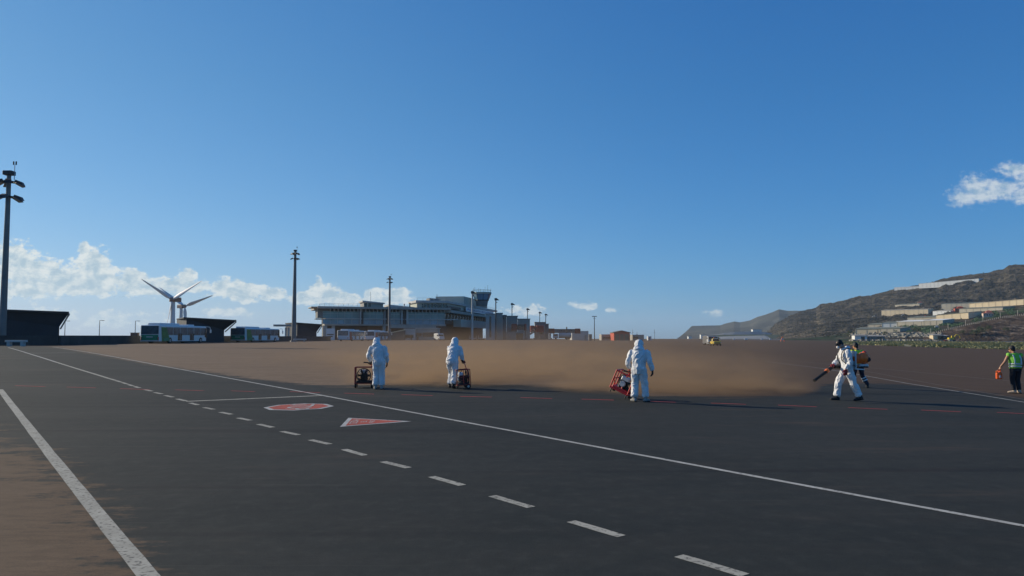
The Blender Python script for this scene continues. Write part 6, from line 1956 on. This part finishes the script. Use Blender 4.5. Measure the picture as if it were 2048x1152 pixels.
# jerrycan
hc = hand_c(W6, J6, 'L'); 
t = thing('jerrycan', 'orange plastic can held by the worker with bare arms', 'jerrycan', (hc.x - .02, hc.y, hc.z - .33), R(20))
jm = MB().use('orange')
jm.closed_tube([(0, 0, -.0), (0, 0, .015), (0, 0, .19), (0, 0, .225), (-.01, 0, .245)], [(.115, .068), (.13, .078), (.13, .078), (.11, .065), (.07, .05)], 20, ref=(1, 0, 0))
jb = remesh(jm, 'body', 'orange', .007, 2, t)
m_ = MB().use('orange'); m_.tube([(.09, 0, .215), (.085, 0, .285), (.03, 0, .31), (-.035, 0, .305), (-.06, 0, .24)], .014, 10); m_.build('handle', t)
m_ = MB().use('orange_light'); m_.tube([(-.085, 0, .20), (-.12, 0, .275)], [.03, .022], 12); m_.build('spout', t)
m_ = MB().use('panel_white'); m_.box((-.05, -.083, .09), (.08, .004, .08)); m_.build('sticker', t)

# ------------------------------------------------------------------ blown ash and air
def dust_volume(name, label, x0, x1, y0, y1, ztop, dens, centers, seed, color=(.47, .325, .20)):
    m_ = MB().use('rubber'); m_.box(((x0 + x1) / 2, (y0 + y1) / 2, ztop / 2 + .02), (x1 - x0, y1 - y0, ztop))
    o = m_.build(name); tag(o, label, 'dust', kind='stuff')
    m = bpy.data.materials.new(name); m.use_nodes = True; n, l = m.node_tree.nodes, m.node_tree.links
    n.clear()
    out = n.new('ShaderNodeOutputMaterial'); pv = n.new('ShaderNodeVolumePrincipled')
    pv.inputs['Color'].default_value = (*color, 1); pv.inputs['Anisotropy'].default_value = .25
    tcx = n.new('ShaderNodeTexCoord'); sp = n.new('ShaderNodeSeparateXYZ'); l.new(tcx.outputs['Object'], sp.inputs[0])
    zrel = M(n, l, 'SUBTRACT', sp.outputs[2], M(n, l, 'MULTIPLY_ADD', sp.outputs[1], .0150, -.10))
    mp = n.new('ShaderNodeMapping'); mp.inputs['Scale'].default_value = (.62, .40, 1.5); mp.inputs['Location'].default_value = (seed, seed * 2, 0); l.new(tcx.outputs['Object'], mp.inputs[0])
    nz = n.new('ShaderNodeTexNoise'); nz.inputs['Scale'].default_value = 1.0; nz.inputs['Detail'].default_value = 6; nz.inputs['Roughness'].default_value = .62; nz.inputs['Distortion'].default_value = .6
    l.new(mp.outputs[0], nz.inputs['Vector'])
    tot = None
    for (cx, cy, rx, ry, h, a) in centers:
        ex = M(n, l, 'DIVIDE', M(n, l, 'SUBTRACT', sp.outputs[0], cx), rx); ey_ = M(n, l, 'DIVIDE', M(n, l, 'SUBTRACT', sp.outputs[1], cy), ry)
        r2 = M(n, l, 'ADD', M(n, l, 'MULTIPLY', ex, ex), M(n, l, 'MULTIPLY', ey_, ey_))
        f = M(n, l, 'MAXIMUM', M(n, l, 'SUBTRACT', 1.0, r2), 0.0)
        hz_ = M(n, l, 'EXPONENT', M(n, l, 'MULTIPLY', M(n, l, 'MAXIMUM', zrel, 0.0), -1.0 / h))
        f = M(n, l, 'MULTIPLY', M(n, l, 'MULTIPLY', f, hz_), a)
        tot = f if tot is None else M(n, l, 'ADD', tot, f)
    mrn = n.new('ShaderNodeMapRange'); mrn.interpolation_type = 'SMOOTHSTEP'; l.new(nz.outputs['Fac'], mrn.inputs[0]); mrn.inputs[1].default_value = .38; mrn.inputs[2].default_value = .64; mrn.inputs[3].default_value = .20
    top = n.new('ShaderNodeMapRange'); l.new(sp.outputs[2], top.inputs[0]); top.inputs[1].default_value = ztop; top.inputs[2].default_value = ztop * .7
    dd = M(n, l, 'MULTIPLY', M(n, l, 'MULTIPLY', tot, mrn.outputs[0]), M(n, l, 'MULTIPLY', top.outputs[0], dens))
    l.new(dd, pv.inputs['Density']); l.new(pv.outputs[0], out.inputs['Volume'])
    o.data.materials.clear(); o.data.materials.append(m)
    return o


dust_volume('dust', 'brown ash dust blown up beyond the workers', -16, 15, 23.2, 62, 3.2, .80,
            [(5.4, 26.2, 4.9, 3.0, .40, 2.1), (-2.4, 28.6, 4.0, 2.4, .26, 1.9), (-1.5, 32, 6, 4.0, .42, .8), (1.5, 38, 12, 13, .62, .24), (-3, 48, 14, 13, .75, .10)], 3.3)

# the air itself, pale and even, round everything
hzb = MB().use('rubber'); hzb.box((0, 5500, 165), (27000, 17800, 376))
o = hzb.build('haze'); tag(o, 'thin sea haze over the whole airfield', 'haze', kind='stuff')
m = bpy.data.materials.new('haze'); m.use_nodes = True; n, l = m.node_tree.nodes, m.node_tree.links; n.clear()
out = n.new('ShaderNodeOutputMaterial'); pv = n.new('ShaderNodeVolumePrincipled')
pv.inputs['Color'].default_value = (.68, .86, 1.0, 1); pv.inputs['Density'].default_value = 7.5e-5; pv.inputs['Anisotropy'].default_value = .2
l.new(pv.outputs[0], out.inputs['Volume'])
o.data.materials.clear(); o.data.materials.append(m)
